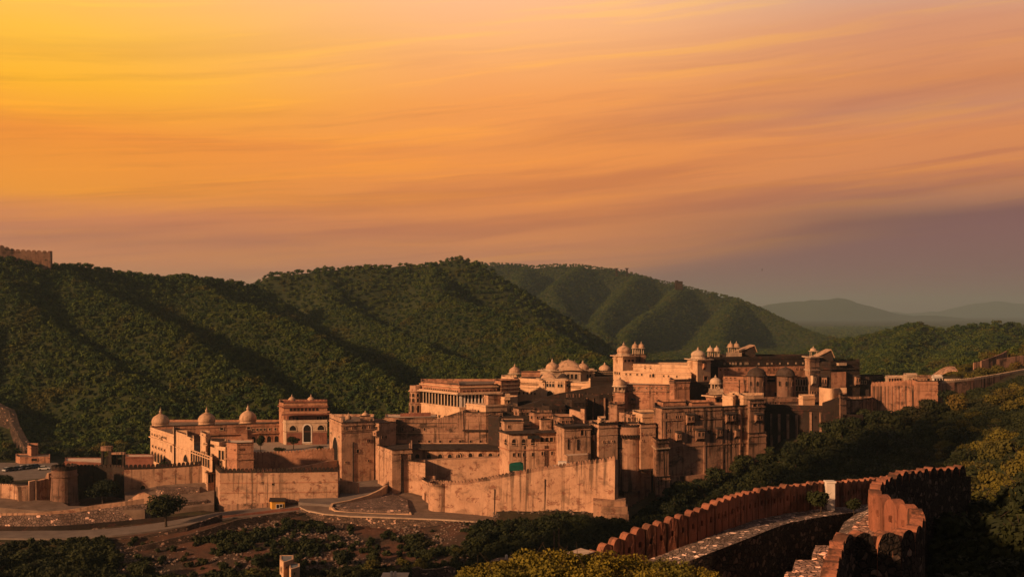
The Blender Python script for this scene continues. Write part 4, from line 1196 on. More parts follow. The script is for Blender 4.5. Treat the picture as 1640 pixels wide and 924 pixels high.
for i, a, e, n in ((0, 686, 733, 11), (1, 743, 792, 9)):
    wins(up, i, row(a, e, n), 626.5, 1.8, 2.2, False, RED, 'window', 0.08)
block('', '', '', [(676.5, 357), (735.5, 340.5)], 610.5, up.z1 - 0.9, 3, PLR, ROOF, root=b.root, part='upper_wall', ci=0, cornice=False)
wins(b, 0, (692, 704, 713), 665, 2.2, 4, False, PLB)
t = thing('corner_tower', P(666, 665, 358), 'slender octagonal orange corner tower with stacked arched openings beside the colonnaded hall', 'tower')
c = P(666.5, 664, 358)
Hh = Zp(617, 358) - Zp(664, 358)
MB().lathe((c.x, c.y, c.z - 4), [(2.5, 0), (2.5, 4 + Hh * 0.38), (2.7, 4 + Hh * 0.39), (2.2, 4 + Hh * 0.42), (2.2, 4 + Hh * 0.78), (2.9, 4 + Hh * 0.80), (2.2, 4 + Hh * 0.86), (2.2, 4 + Hh), (1.8, 4 + Hh), (1.8, 4 + Hh * .9)], 8).build('wall', PL, t)
for fz in (0.1, 0.45, 0.62):
    for k in range(8):
        a = 2 * math.pi * (k + 0.5) / 8
        if math.sin(a) > 0.4: continue
        rr = (2.5 if fz < .4 else 2.2) * math.cos(math.pi / 8)
        nn = Vector((math.cos(a), math.sin(a))); opening(Vector((c.x, c.y)) + nn * rr, Vector((-nn.y, nn.x)), nn, 0.9, Hh * (0.24 if fz < .4 else .13), c.z + Hh * fz, True, t, PL, 'window', 0.1)
# --- small roofs right of the hall
b = block('terrace_pavilion', 'small lit pavilion with three arched windows and a pale flat roof', BT, [(747, 339), (778, 331), (812, 335)], 649, 57, 8, PLB, ROOFP, ci=1, par=0.25)
wins(b, 0, (757.5, 762.5, 767), 657.5, 3.4, 4.8, True, PLB)
b = block('roof_cabin', 'small lit rooftop cabin at the right of the colonnaded hall', BT, [(775, 338), (782, 335), (805, 338)], 633, 62, 5, PL, ROOF, ci=1)
b = block('striped_range', 'rose range with horizontal mouldings between colonnaded hall and long bright facade', BT, [(793, 349), (803, 345), (830, 349)], 610, 60, 8, PLR, ROOF, ci=1)
for zz in (616, 622, 628): band(b, Zp(zz, 346), 0.3, 0.3, PLB, name='string_course')
b = block('lit_kiosk_house', 'tiny bright house with corner kiosk and dark doorway below the long facade', BT, [(801, 338), (808, 335), (829, 337.5)], 636, 60, 5, PLB, ROOF, ci=1)
wins(b, 1, (814.5,), 642, 2.8, 6, False, PLB); block('', '', '', [(809, 334), (817, 334.4)], 631, b.z1 - 0.8, 2.2, PLB, ROOF, root=b.root, part='roof_kiosk')

# --- long bright facade with the painted gate
b = block('facade_end_tower', 'square bright end tower topped by a ribbed dome at the left of the long facade', BT, [(803, 375), (823, 368), (828, 371)], 602.5, 62, 8, PLB, ROOF, ci=0)
dome(b.root, 824.5, 372.5, 597, 8.6, 583, 604, eave_k=1.36, n_col=8)
b = block('long_facade', 'long bright palace facade with fine rows of tiny niches left of the painted gate', BT, [(827, 371), (866, 363.5)], 605, 62, 7, PLB, ROOF)
for yy in (612.5, 614.8): wins(b, 0, row(831, 862, 18), yy, 0.8, 1.4, False, PLB, 'niche', 0.04)
band(b, Zp(620.5, 368), 0.3, 0.4, PLB, name='string_course')
wins(b, 0, (831.5,), 628, 4.5, 7.5, True, PLB); wins(b, 0, (825 + 14, 845, 851, 857), 629, 2, 3.5, False, PLB)
b = block('rear_red_range', 'low dark rose range behind the long bright facade', BT, [(835, 384), (868, 384)], 595.5, 66, 6, PLR, ROOF)
b = block('painted_gate', 'ornate painted gate block with pointed arch and curved grey roofs amid the long facade', 'gatehouse', [(863.5, 363), (868, 360.5), (905, 357), (912, 360)], 609, 62, 7, PLB, ROOF, ci=1)
wins(b, 1, (881,), 630.5, 10, 11, True, PALE, 'gate_arch', 0.3)
wins(b, 1, (877, 881.5, 886), 615, 2.8, 7.5, True, PALE, 'window', 0.12); wins(b, 1, (870.5, 895, 899.5), 615, 2.6, 7, True, PALE, 'window', 0.12)
wins(b, 2, (908.5,), 615, 2.6, 7, True, PALE)
band(b, Zp(607.5, 359), 0.25, 0.9, PALE, name='sunshade')
jharokha(b, 1, 867.8 + 4, 616, 4.2, 8, 0.7, PLB, DOMED)
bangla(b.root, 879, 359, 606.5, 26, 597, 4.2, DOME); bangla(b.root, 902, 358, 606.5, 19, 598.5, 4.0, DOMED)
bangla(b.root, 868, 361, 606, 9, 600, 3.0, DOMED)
b = block('facade_right', 'bright lower facade right of the painted gate ending in a white step', BT, [(906, 360), (960, 351)], 612, 64, 5, PLB, ROOF)
for yy in (617.5, 620): wins(b, 0, row(911, 930, 12), yy, 0.8, 1.3, False, PLB, 'niche', 0.04)
band(b, Zp(609.5 + 2.5, 356), 0.25, 0.4, PALE, name='string_course')
b = block('white_step', 'small bright square block where the facade meets the black wall', BT, [(943, 352), (949, 349.5), (961, 351)], 606, 66, 3, PLB, ROOF, ci=0)

# --- domed pleasure hall
b = block('domed_hall', 'cream hall crowned by a long curved vault between two ribbed domes', 'pavilion', [(866, 382), (884, 377), (952, 380)], 594, 64, 12, PALE, ROOF, ci=1)
band(b, Zp(594.5, 377), 0.3, 0.9, PALE, name='sunshade')
dome(b.root, 884.5, 383, 591.5, 9.6, 575, eave_k=1.12); dome(b.root, 933.5, 384, 591.5, 9, 577.5, eave_k=1.12)
bangla(b.root, 911, 381, 592, 46, 577.5, 8.0, DOME)
pr = block('', '', '', [(904, 375.5), (930, 376.2)], 594.5, 64, 2.5, PALE, ROOF, root=b.root, part='porch')
bangla(b.root, 916.5, 374.6, 594, 36, 585.5, 3.0, DOME)
wins(pr, 0, (910, 916, 922.5), 602.5, 4.2, 9, True, PALE, 'window', 0.12)
wins(b, 1, (941, 945.5), 602.5, 2.6, 6, True, PALE)
b = block('dark_gallery', 'dark latticed gallery under a single ribbed dome beside the cream domed hall', BT, [(951, 384), (1000, 385)], 593.5, 66, 6, PLD, ROOFD)
wins(b, 0, row(955, 982, 9), 597, 1.5, 3, True, PALE, 'window', 0.08)
dome(b.root, 968.5, 388, 592.5, 8.6, 580.5, eave_k=1.1)
# --- upper palace on the crest
b = block('domed_tower', 'bright square tower with big ribbed dome, left end of the long lit wall', 'tower', [(982, 363), (997.5, 355), (1018, 358.5)], 571, 62, 9, PLB, ROOF, ci=1)
dome(b.root, 999, 359.5, 567, 10.2, 549, eave_k=1.25, drum=0.7)
band(b, Zp(571.5, 355), 0.3, 0.9, PLB, name='sunshade')
wins(b, 0, (985.5, 989, 992.5), 597, 1.8, 3.6, False, PLB); wins(b, 1, (1001, 1007, 1013), 577, 3, 4, True, PLR, 'window', .1); jharokha(b, 0, 988.5, 575, 4, 6, 0.7, PLB, PLB)
b = block('twin_kiosk_house', 'dark stained block carrying twin open domed kiosks beside the big domed tower', BT, [(1008, 370), (1034, 372)], 567.5, 66, 6, PLW, ROOF)
for px in (1017, 1027): dome(b.root, px, 373, 557, 4.6, 547, 567, eave_k=1.45, n_col=6)
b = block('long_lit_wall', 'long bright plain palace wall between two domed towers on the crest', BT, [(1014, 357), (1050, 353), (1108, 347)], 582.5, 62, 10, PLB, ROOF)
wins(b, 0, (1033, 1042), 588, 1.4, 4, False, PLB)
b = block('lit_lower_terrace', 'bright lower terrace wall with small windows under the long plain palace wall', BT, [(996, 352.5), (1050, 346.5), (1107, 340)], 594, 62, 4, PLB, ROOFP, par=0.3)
wins(b, 0, (1003, 1009.5, 1020.5, 1028), 599, 1.8, 2.6, False, PLB); wins(b, 0, (1041.5, 1051.5), 601.5, 1.8, 4.2, True, PLB); wins(b, 0, (1046.5,), 601, 3.2, 5.2, True, PLB); wins(b, 1, (1063, 1070.5, 1084), 602, 1.5, 2.4, False, PLB)
b = block('right_domed_tower', 'tall square tower with ribbed dome, its left face bright and right face shaded', 'tower', [(1101, 349), (1117, 340.5), (1138, 344)], 577.5, 60, 9, PLB, ROOF, ci=1)
for f_ in [b.wall]: f_.data.materials.append(PLW)
dome(b.root, 1118, 345.5, 572, 10.4, 556.5, eave_k=1.15, drum=0.4, mat=PALE)
band(b, Zp(577, 341), 0.3, 0.9, PALE, name='sunshade')
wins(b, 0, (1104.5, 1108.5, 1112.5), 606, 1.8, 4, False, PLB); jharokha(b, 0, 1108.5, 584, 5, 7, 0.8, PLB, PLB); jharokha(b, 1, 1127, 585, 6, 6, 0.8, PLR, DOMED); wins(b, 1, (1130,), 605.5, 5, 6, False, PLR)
b = block('pale_kiosk_house', 'dark stained block carrying twin pale open kiosks right of the shaded domed tower', BT, [(1129, 357), (1158, 359)], 571.5, 62, 7, PLD, ROOFD)
for px in (1137.5, 1148): dome(b.root, px, 361, 562, 4.6, 553, 571, eave_k=1.45, n_col=6, mat=PALE)
b = block('long_dark_gallery', 'very long black gallery wall with a line of small pale niches', BT, [(1137, 352), (1200, 356), (1295, 363)], 571.5, 60, 12, PLD, ROOF)  # near black plaster along the whole gallery
wins(b, 0, (1160, 1169, 1173.5, 1178, 1186, 1194, 1197), 582.5, 1.3, 2.6, False, PALE, 'niche', 0.12); wins(b, 1, (1215, 1229, 1236, 1249, 1262, 1275, 1286), 583, 1.3, 2.6, False, PALE, 'niche', 0.1)
band(b, Zp(586.5, 356), 0.45, 0.9, PLD, name='ledge')
lowr = block('', '', '', [(1150, 350.5), (1200, 354), (1294, 361)], 588.5, 60, 2, PLR, ROOF, root=b.root, part='lower_wall', cornice=False)
wins(lowr, 0, (1154, 1161, 1166, 1182, 1193), 592, 1.6, 2, False, PLR); wins(lowr, 1, (1206, 1220, 1230, 1238, 1244, 1275, 1282), 592, 1.6, 2, False, PLR)
dz_ = thing('crest_pavilion', P(1190, 568, 366), 'small crest pavilion of twin domed kiosks with a gabled roof behind them', 'pavilion')
k_ = block('', '', '', [(1163, 362), (1188, 363.5)], 565, 84, 5, PALE, ROOF, root=dz_, part='kiosk_base', cornice=False)
for px in (1170, 1179.5): dome(dz_, px, 364.5, 555.5, 4.4, 546.5, 565, eave_k=1.5, n_col=6)
def gable(root, px0, px1, Y, py_e, py_r, depth, mat, wall, zb, sh=3.0):
    a = P(px0, py_e, Y); c = P(px1, py_e, Y); zr = Zp(py_r, Y); m = (a.x + c.x) / 2
    MB().add([(a.x + sh * .3, a.y, zb), (c.x, c.y, zb), (c.x, c.y, a.z), (m + sh, a.y, zr), (a.x + sh * .3, a.y, a.z), (a.x + sh * .3, a.y + depth, zb), (c.x, c.y + depth, zb), (c.x, c.y + depth, a.z), (m + sh, a.y + depth, zr), (a.x + sh * .3, a.y + depth, a.z)],
             [(0, 1, 2, 3, 4), (9, 8, 7, 6, 5), (0, 4, 9, 5), (1, 6, 7, 2)]).build('gable_wall', wall, root)
    q = 0.5
    MB().add([(a.x - q, a.y - q, a.z - .2), (m + sh, a.y - q, zr + .1), (c.x + q, c.y - q, a.z - .2), (a.x - q, a.y + depth, a.z - .2), (m + sh, a.y + depth, zr + .1), (c.x + q, c.y + depth, a.z - .2),
              (a.x - q, a.y - q, a.z), (m + sh, a.y - q, zr + .35), (c.x + q, c.y - q, a.z), (a.x - q, a.y + depth, a.z), (m + sh, a.y + depth, zr + .35), (c.x + q, c.y + depth, a.z)],
             [(6, 7, 10, 9)[::-1], (7, 8, 11, 10)[::-1], (0, 1, 4, 3), (1, 2, 5, 4), (0, 1, 7, 6), (1, 2, 8, 7), (0, 3, 9, 6)[::-1], (2, 5, 11, 8)]).build('roof', mat, root)
gable(dz_, 1184, 1210, 366, 563, 554, 7, DOME, PLD, Zp(571, 366) - 1, 2.5)

# --- mid level on the crest's near side
b = block('kiosk_bastion', 'corner bastion carrying one open domed kiosk with arches left of the long rose wall', 'bastion', [(982, 334), (1000, 332.5), (1006, 336)], 628.5, 52, 6, PLR, ROOFP, ci=1)
dome(b.root, 992.5, 336, 617, 10, 602.5, 628, eave_k=1.25, n_col=8, eave=PALE)
b = block('long_rose_wall', 'long rose wall with drip stains and small openings under pale roof terraces', BT, [(1001, 337.5), (1040, 336), (1075, 334.5)], 615.5, 52, 14, PLR, ROOFP, par=0.4)
wins(b, 0, (1014, 1022, 1035), 621, 1.4, 2, False, PALE); wins(b, 1, (1043, 1051, 1059, 1070), 621, 1.4, 2, False, PALE); band(b, Zp(627.5, 336), 0.3, 0.25, PLW, name='string_course')
wins(b, 1, (1052, 1041), 630, 1.6, 1.8, False, PLR)
jharokha(b, 0, 1014, 643, 6, 5, .8, PLR); 
b = block('tall_rose_block', 'taller rose block with dark parapet and six tiny slots beside the long rose wall', BT, [(1072.5, 332), (1080, 331), (1104.5, 333)], 608, 52, 12, PLR, ROOFD, ci=1)
wins(b, 1, (1083, 1086, 1089, 1096, 1099, 1101.5), 621, 1.4, 2, False, PLR); wins(b, 1, (1092,), 644, 3.5, 3, False, PLR)
band(b, Zp(614, 331), 0.9, 0.12, ROOFD, name='dark_parapet_band')
b = block('black_recessed_block', 'black recessed block under the shaded domed tower', BT, [(1104, 337), (1141, 340)], 612, 54, 8, PLD, ROOFP)  # one near black plaster over the whole block
wins(b, 0, (1118,), 646, 5, 6, False, PLR)
b = block('arcaded_kiosk_house', 'rose house topped by a cream arcaded kiosk with squat dome', BT, [(1131, 327), (1145, 323.5), (1160, 327)], 633, 54, 6, PLR, ROOFP, ci=1)
kb = block('', '', '', [(1135, 329), (1158, 329.5)], 623, b.z1 - 1, 4, PALE, ROOF, root=b.root, part='kiosk_base')
dome(b.root, 1146, 331, 613, 8.4, 600.5, 622.5, eave_k=1.25, n_col=8, mat=PALE)
band(b, b.z1 - 0.5, 0.35, 1.2, PLB, name='sunshade'); wins(b, 1, (1149,), 640, 5, 9, False, PLR)
b = block('bastion_curtain', 'stained rose curtain wall behind two round bastions with black domes', BT, [(1158, 343), (1200, 341), (1277, 345)], 602, 58, 8, PLR, ROOF)
wins(b, 1, (1232, 1238), 607, 5, 7, False, PLD); band(b, Zp(614, 342), 0.25, 0.2, PLW, name='string_course')
pilasters(b, 0, (1183, 1192), 1.4, .4, mat=PLW); wins(b, 0, (1163, 1170, 1177), 606, 2, 3, False, PLW); wins(b, 1, (1242,), 631, 3, 4.5, False, PLR)
for nm, px, lb in (('round_tower', 1212, 'round rose tower with black dome, left of its twin'), ('round_tower', 1258, 'round rose tower with black dome, nearest the bright pillar house')):
    t = thing(nm, P(px, 640, 338), lb, 'tower')
    c = P(px, 601, 339); H_ = c.z - 60
    MB().lathe((c.x, c.y, 60), [(3.0, 0), (2.85, H_ * .55), (2.95, H_ * .56), (2.95, H_ * .58), (2.8, H_ * .6), (2.8, H_ - .3), (3.1, H_ - .25), (3.1, H_)], 28).build('wall', PLM, t)
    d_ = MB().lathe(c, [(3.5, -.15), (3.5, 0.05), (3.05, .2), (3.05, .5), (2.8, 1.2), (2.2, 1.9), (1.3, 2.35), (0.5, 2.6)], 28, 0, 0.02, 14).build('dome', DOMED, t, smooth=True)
    for a_ in (-2.5, -1.7, -0.9):
        nn = Vector((math.cos(a_), math.sin(a_))); opening(Vector((c.x, c.y)) + nn * 2.78, Vector((-nn.y, nn.x)), nn, .8, 1.6, c.z - 3.4, True, t, PLM, 'window', .12)
    MB().lathe(c + Vector((0, 0, 2.6)), [(.5, 0), (.3, .3), (.1, .5), (.02, 1.1)], 8).build('finial', DOMED, d_)
for nm, lb, ch, py, zb, mt, rf in (
    ('slope_house', 'black little house with a lit rim, highest of the dark slope houses', [(905, 333), (916, 330), (938, 331)], 640, 54, PLD, ROOFD),
    ('slope_house', 'dark little house with three slots below the long dark gable', [(868, 329), (880, 326), (905, 327)], 650, 52, PLD, ROOFD),
    ('slope_house', 'brown little house at the left end of the dark slope', [(822, 332), (832, 328), (856, 329)], 655, 52, PLW, ROOFD),
    ('slope_house', 'brown stained house between keep and dark slope, with two windows', [(884, 309), (896, 305), (918, 306)], 668, 52, PLW, ROOFD),
    ('slope_house', 'dim square house left of the ragged bright pillar wall', [(848, 316), (856, 313), (884, 314)], 661, 52, PLW, ROOFD),
    ('slope_house', 'dark house in the hollow between bracketed bastion and stained cube', [(1003, 313), (1012, 309), (1034, 310)], 664, 50, PLW, ROOFD),
    ('slope_house', 'rose house between long rose wall and great outer wall', [(1052, 318), (1062, 313), (1098, 315)], 644, 52, PLR, ROOFP),
    ('slope_house', 'low rose house under the arcaded kiosk house', [(1098, 318), (1108, 314), (1136, 316)], 645, 52, PLR, ROOFP)):
    b = block(nm, lb, BT, ch, py, zb, 6, mt, rf, ci=1, group='small houses on the dark slope')
    x0_, x1_ = ch[1][0], ch[2][0]
    wins(b, 1, row(x0_ + 5, x1_ - 4, 3), py + 7, 2.2, 4.5, False, mt)
    wins(b, 0, ((ch[0][0] + ch[1][0]) / 2,), py + 7, 2, 4.5, False, mt)
b = block('drum_front_house', 'long low weathered house before the feet of the two round towers', BT, [(1192, 331), (1202, 327.5), (1282, 331)], 639, 56, 5, PLM, ROOFD, ci=1)
wins(b, 1, row(1208, 1276, 9), 645, 2.4, 4.2, True, PLM)
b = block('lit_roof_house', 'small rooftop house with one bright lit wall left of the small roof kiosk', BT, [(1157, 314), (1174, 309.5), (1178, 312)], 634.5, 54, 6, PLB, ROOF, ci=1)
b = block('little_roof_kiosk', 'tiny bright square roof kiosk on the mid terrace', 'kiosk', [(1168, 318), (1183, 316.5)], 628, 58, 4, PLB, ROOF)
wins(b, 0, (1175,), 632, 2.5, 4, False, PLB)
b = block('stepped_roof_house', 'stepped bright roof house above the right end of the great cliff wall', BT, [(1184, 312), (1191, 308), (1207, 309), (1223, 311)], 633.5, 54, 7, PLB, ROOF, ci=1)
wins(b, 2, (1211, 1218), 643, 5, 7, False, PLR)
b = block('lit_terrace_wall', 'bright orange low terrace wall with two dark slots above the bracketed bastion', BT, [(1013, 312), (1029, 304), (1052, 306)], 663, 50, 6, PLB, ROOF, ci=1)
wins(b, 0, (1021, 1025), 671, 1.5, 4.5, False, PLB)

# --- the great cliff-like outer wall
b = block('great_outer_wall', 'huge streaked orange brown outer wall with box balconies rising from the dark gully', 'palace wall', [(1047, 303), (1060, 297), (1130, 302), (1208, 309.5)], 654.5, 42, 9, PLW, ROOF, ci=1)
for px, py, wd, hg in ((1085, 698, 9, 11), (1119.5, 695, 14, 13)): jharokha(b, 1, px, py, wd, hg, 1.2, PLW)
for px, py, wd, hg in ((1150, 692, 9, 11), (1178, 693, 7, 9)): jharokha(b, 2, px, py, wd, hg, 1.1, PLW)
jharokha(b, 1, 1104, 670, 14, 12, 1.0, PLW); jharokha(b, 2, 1168, 668, 18, 11, 1.1, PLW)
pilasters(b, 1, (1064, 1095, 1128), 3.2, 0.22); pilasters(b, 2, (1157, 1185), 2.6, 0.22)
band(b, Zp(672.5, 300), 0.35, 0.3, PLW, name='string_course'); band(b, Zp(715, 300), 0.3, 0.25, PLW, name='string_course')
wins(b, 1, (1083, 1090, 1097, 1121), 668, 2.2, 4, False, PLW); wins(b, 2, (1135, 1191, 1167, 1191), 691, 2, 4.5, False, PLW); wins(b, 1, (1070, 1103, 1111), 689, 2, 3, False, PLW); wins(b, 2, (1158, 1175, 1190), 714, 1.4, 2.4, False, PLW)
MB().box((b.pts[1] + b.pts[2]) / 2 + edge(b, 1)[3] * 0.9, edge(b, 1)[2], edge(b, 1)[3], edge(b, 1)[4] / 2, 0.9, 42, Zp(760, 300)).build('foot_ledge', PLW, b.root)
b = block('outer_corner_tower', 'projecting flat corner tower at the right end of the great streaked wall', 'tower', [(1196, 309), (1201, 305.5), (1224, 308)], 641, 46, 8, PLW, ROOFD, ci=1)
jharokha(b, 1, 1213, 668, 13, 9, 1.0, PLW); wins(b, 1, (1206, 1220), 676, 1.6, 4, False, PLW); wins(b, 1, (1209,), 650, 6, 9, False, PLW); band(b, Zp(653, 306), .3, .4, PLW, name='string_course')
b2 = block('', '', '', [(1199, 304.5), (1227, 307)], 694, 46, 4, PLW, ROOFP, root=b.root, part='lower_bastion', ci=0)
b = block('pier_tower', 'narrow projecting pier tower with pale ledge beside a deep dark recess', 'tower', [(1046, 298), (1051, 291.5), (1071, 293.5)], 704, 42, 9, PLW, ROOFP, ci=1)
band(b, Zp(719, 292), 0.3, 0.4, PALE, name='ledge'); b3 = block('', '', '', [(1050, 289.5), (1073, 291.5)], 764, 42, 3, PLW, ROOFP, root=b.root, part='lower_bastion')
b = block('dark_recess', 'recess wall painted black as deep shade between pier tower and smooth ochre wall', 'wall', [(1036, 301), (1052, 301)], 712, 44, 4, PLD, ROOFD)  # black plaster paints the shade of the gap between the walls
b = block('overhanging_house', 'ochre house block overhanging its wall on small brackets', BT, [(1021, 301), (1026, 297), (1050, 299)], 679, 54, 6, PL, ROOF, ci=1)
wins(b, 1, (1032, 1040), 695, 1.4, 2, False, PL); wins(b, 1, (1029, 1045), 705, 1.4, 2, False, PL); band(b, 54, 0.5, 0.35, PLD, name='bracket_row')
b = block('smooth_wall', 'smooth brown ochre wall dropping into the dark gully beside the ramp rampart', 'palace wall', [(985, 299), (992, 298), (1043, 299.5)], 718, 42, 12, PLW, ROOF, ci=1)
t = thing('bracketed_bastion', P(1004, 720, 298), 'half round bastion with a row of dark brackets under its rim', 'bastion')
c = P(1006, 690, 302)
MB().lathe((c.x, c.y, 48), [(4.6, 0), (4.4, c.z - 49.8), (5.1, c.z - 48.6), (5.1, c.z - 48), (5.1, c.z - 46.4), (4.5, c.z - 46.4), (4.5, c.z - 47.4), (0.2, c.z - 47.3)], 32).build('wall', PLW, t)
mb = MB()
for k in range(40):
    a = 2 * math.pi * k / 40
    mb.box((c.x + 4.85 * math.cos(a), c.y + 4.85 * math.sin(a)), (math.cos(a), math.sin(a)), (-math.sin(a), math.cos(a)), 0.45, 0.2, c.z - 1.5, c.z - 0.55)
mb.build('bracket_rib', PLD, t)
merlon_strip([(c.x + 4.75 * math.cos(a), c.y + 4.75 * math.sin(a), c.z + 1.58) for a in [2 * math.pi * k / 36 for k in range(37)]], 0.9, 0.8, 0.4, PLD, root=t)
b = block('tower_house', 'squat tower house with dark coping left of the bracketed bastion', BT, [(946, 299), (959, 294.5), (989, 297)], 680, 50, 8, PL, ROOFD, ci=1)
wins(b, 1, (966, 972, 981), 707, 1.6, 2, False, PL); wins(b, 0, (951,), 688, 2.4, 8, False, PL); jharokha(b, 0, 952, 699, 8, 7, 0.8, PL); merlon_strip([(b.pts[1].x, b.pts[1].y + .3, b.z1), (b.pts[2].x, b.pts[2].y + .3, b.z1)], 0.9, .6, .4, PLD, root=b.root)
b4 = block('', '', '', [(957, 298.5), (961, 297), (970, 298)], 668, b.z1 - 1, 3, PLB, ROOF, root=b.root, part='stair_turret'); wins(b4, 1, (965,), 674, 4, 6, False, PALE)
b = block('keep_tower', 'strong square ochre tower with dark slate coping, slots and battered pale base', 'tower', [(891, 299), (903.5, 291), (946, 294)], 683.5, 47, 10, PL, ROOFD, ci=1)
wins(b, 1, (932.5,), 691.5, 4, 9.5, False, PL, 'window', .2); wins(b, 1, (914, 918.5, 923, 937.5, 941.5), 687.5, 1.8, 2, False, PL); wins(b, 1, (925.5,), 712, 2, 16, False, PLD, 'slot', .08); wins(b, 1, (910,), 711, 1.2, 16, False, PLD, 'slot', .08); wins(b, 1, (914, 920), 700, 1.3, 1.5, False, PL)
band(b, Zp(685, 292), 0.35, 0.5, PLD, name='coping')
b5 = block('', '', '', [(903, 291), (908.5, 287.5), (942, 290)], 727, 46, 4, PL, ROOFP, root=b.root, part='battered_base', cornice=False, par=0.05)

# --- the jumble of houses between keep and central range
b = block('arched_house', 'ochre house with a row of arched windows above a row of small square ones', BT, [(800, 304), (815, 297.5), (860, 298.5), (891, 300)], 693, 46, 9, PL, ROOFD, ci=1, par=0.3)
wins(b, 1, (823, 838.5, 853.5), 707.5, 6.2, 10, True, PL, 'window', .25); wins(b, 0, (810.5,), 707, 4.4, 9, True, PL); wins(b, 2, (868, 876, 883), 704, 5.5, 7, False, PL)
wins(b, 1, (823, 830.5, 839, 853.5), 728, 2.8, 5, False, PL); wins(b, 2, (868.5, 884), 726, 2.6, 5, False, PL)
band(b, Zp(693.5, 298), 0.25, 1.2, ROOFD, name='sunshade'); band(b, Zp(721, 298), 0.3, 0.3, PLR, name='string_course')
p, q, d, nn, L = edge(b, 1); t_, cc = hit(b, 1, 854)
MB().add([(*(cc - d * 1.7), Zp(697, cc.y)), (*(cc + d * 1.7), Zp(697, cc.y)), (*(cc + d * 1.9 + nn * 1.6), Zp(701, cc.y)), (*(cc - d * 1.9 + nn * 1.6), Zp(701, cc.y)), (*(cc - d * 1.7), Zp(698, cc.y)), (*(cc + d * 1.7), Zp(698, cc.y)), (*(cc + d * 1.9 + nn * 1.6), Zp(701.8, cc.y)), (*(cc - d * 1.9 + nn * 1.6), Zp(701.8, cc.y))],
         [(0, 1, 2, 3)[::-1], (4, 5, 6, 7), (3, 2, 6, 7)[::-1], (0, 3, 7, 4), (1, 2, 6, 5)]).build('awning', TYRE, b.root)
for px in (840, 872.5, 876.5):
    e_ = 1 if px < 860 else 2
    t_, cc = hit(b, e_, px); p, q, d, nn, L = edge(b, e_)
    MB().box(cc + nn * 0.1, d, nn, 0.09, 0.12, 47, Zp(713, cc.y)).build('drain_pipe', PLD, b.root)
b = block('rooftop_room', 'plain pale ochre rooftop room standing on the arched house', BT, [(803, 308), (808, 305), (838, 306.5)], 675, 60, 6, PL, ROOFD, ci=1, par=0.25)
wins(b, 1, (815,), 683, 2.4, 4.5, False, PL)
b = block('small_roof_room', 'small square roof room with one slot right of the plain rooftop room', BT, [(864, 309), (867, 307), (883, 308)], 672, 60, 5, PL, ROOFD, ci=1, par=.25)
wins(b, 1, (876,), 682, 1.6, 3, False, PL)
b = block('dark_roof_range', 'black flat roofed range behind the arched house', BT, [(782, 322), (800, 318), (866, 319)], 667, 50, 10, PLD, ROOFD, ci=1)
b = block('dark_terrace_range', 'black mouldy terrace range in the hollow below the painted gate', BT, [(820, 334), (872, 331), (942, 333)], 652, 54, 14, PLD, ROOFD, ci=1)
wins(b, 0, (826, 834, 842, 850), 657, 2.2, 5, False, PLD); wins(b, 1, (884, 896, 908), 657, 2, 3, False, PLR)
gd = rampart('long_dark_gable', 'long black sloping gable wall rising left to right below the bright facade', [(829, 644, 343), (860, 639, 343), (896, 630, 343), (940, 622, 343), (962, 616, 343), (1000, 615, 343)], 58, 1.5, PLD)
for i_, a_ in ((2, (912, 922, 932)), (3, (945, 953)), (4, (968, 978, 988))):
    wins(gd, i_, a_, 634, 1.8, 4, False, PLM)
    wins(gd, i_, [v_ + 3 for v_ in a_[:2]], 646, 2, 4.5, False, PLM)
    pilasters(gd, i_, [v_ - 4 for v_ in a_], 1.6, .4, z1=Zp(630, 343), mat=PLM)
rampart('second_dark_gable', 'second shorter black sloping wall in front of the long dark gable', [(790, 662, 336), (826, 653, 336), (868, 640.5, 336), (900, 640, 336)], 56, 4.0, PLD)
b = block('black_stepped_block', 'black stained block with vertical streaks left of the kiosk bastion', BT, [(935, 337), (960, 336), (990, 337)], 631, 50, 8, PLD, ROOFD)
pilasters(b, 0, (940, 950), 2, .5, mat=PLW); pilasters(b, 1, (968, 978), 2, .6, mat=PLW)
b = block('black_roof_cube', 'black cube of wall beside the bright white step of the long facade', BT, [(945.5, 347), (982, 348.5)], 605, 62, 6, PLD, ROOFD)
rampart('lit_buttress_wall', 'ragged orange wall ending in a bright pillar among black roofs', [(912, 655, 314), (935, 662, 308), (936, 655, 307.5), (938.5, 655.5, 308.5)], 56, 0.9, PL)
b = block('low_weathered_court', 'low weathered court wall between keep and bracketed bastion', 'wall', [(985, 320), (1010, 316), (1050, 318)], 661, 50, 8, PLW, ROOFD, ci=1)
b = block('stained_cube', 'stained rose cube house below the kiosk bastion', BT, [(975, 322), (988, 318.5), (1000, 320)], 648, 50, 8, PLW, ROOFD, ci=1)

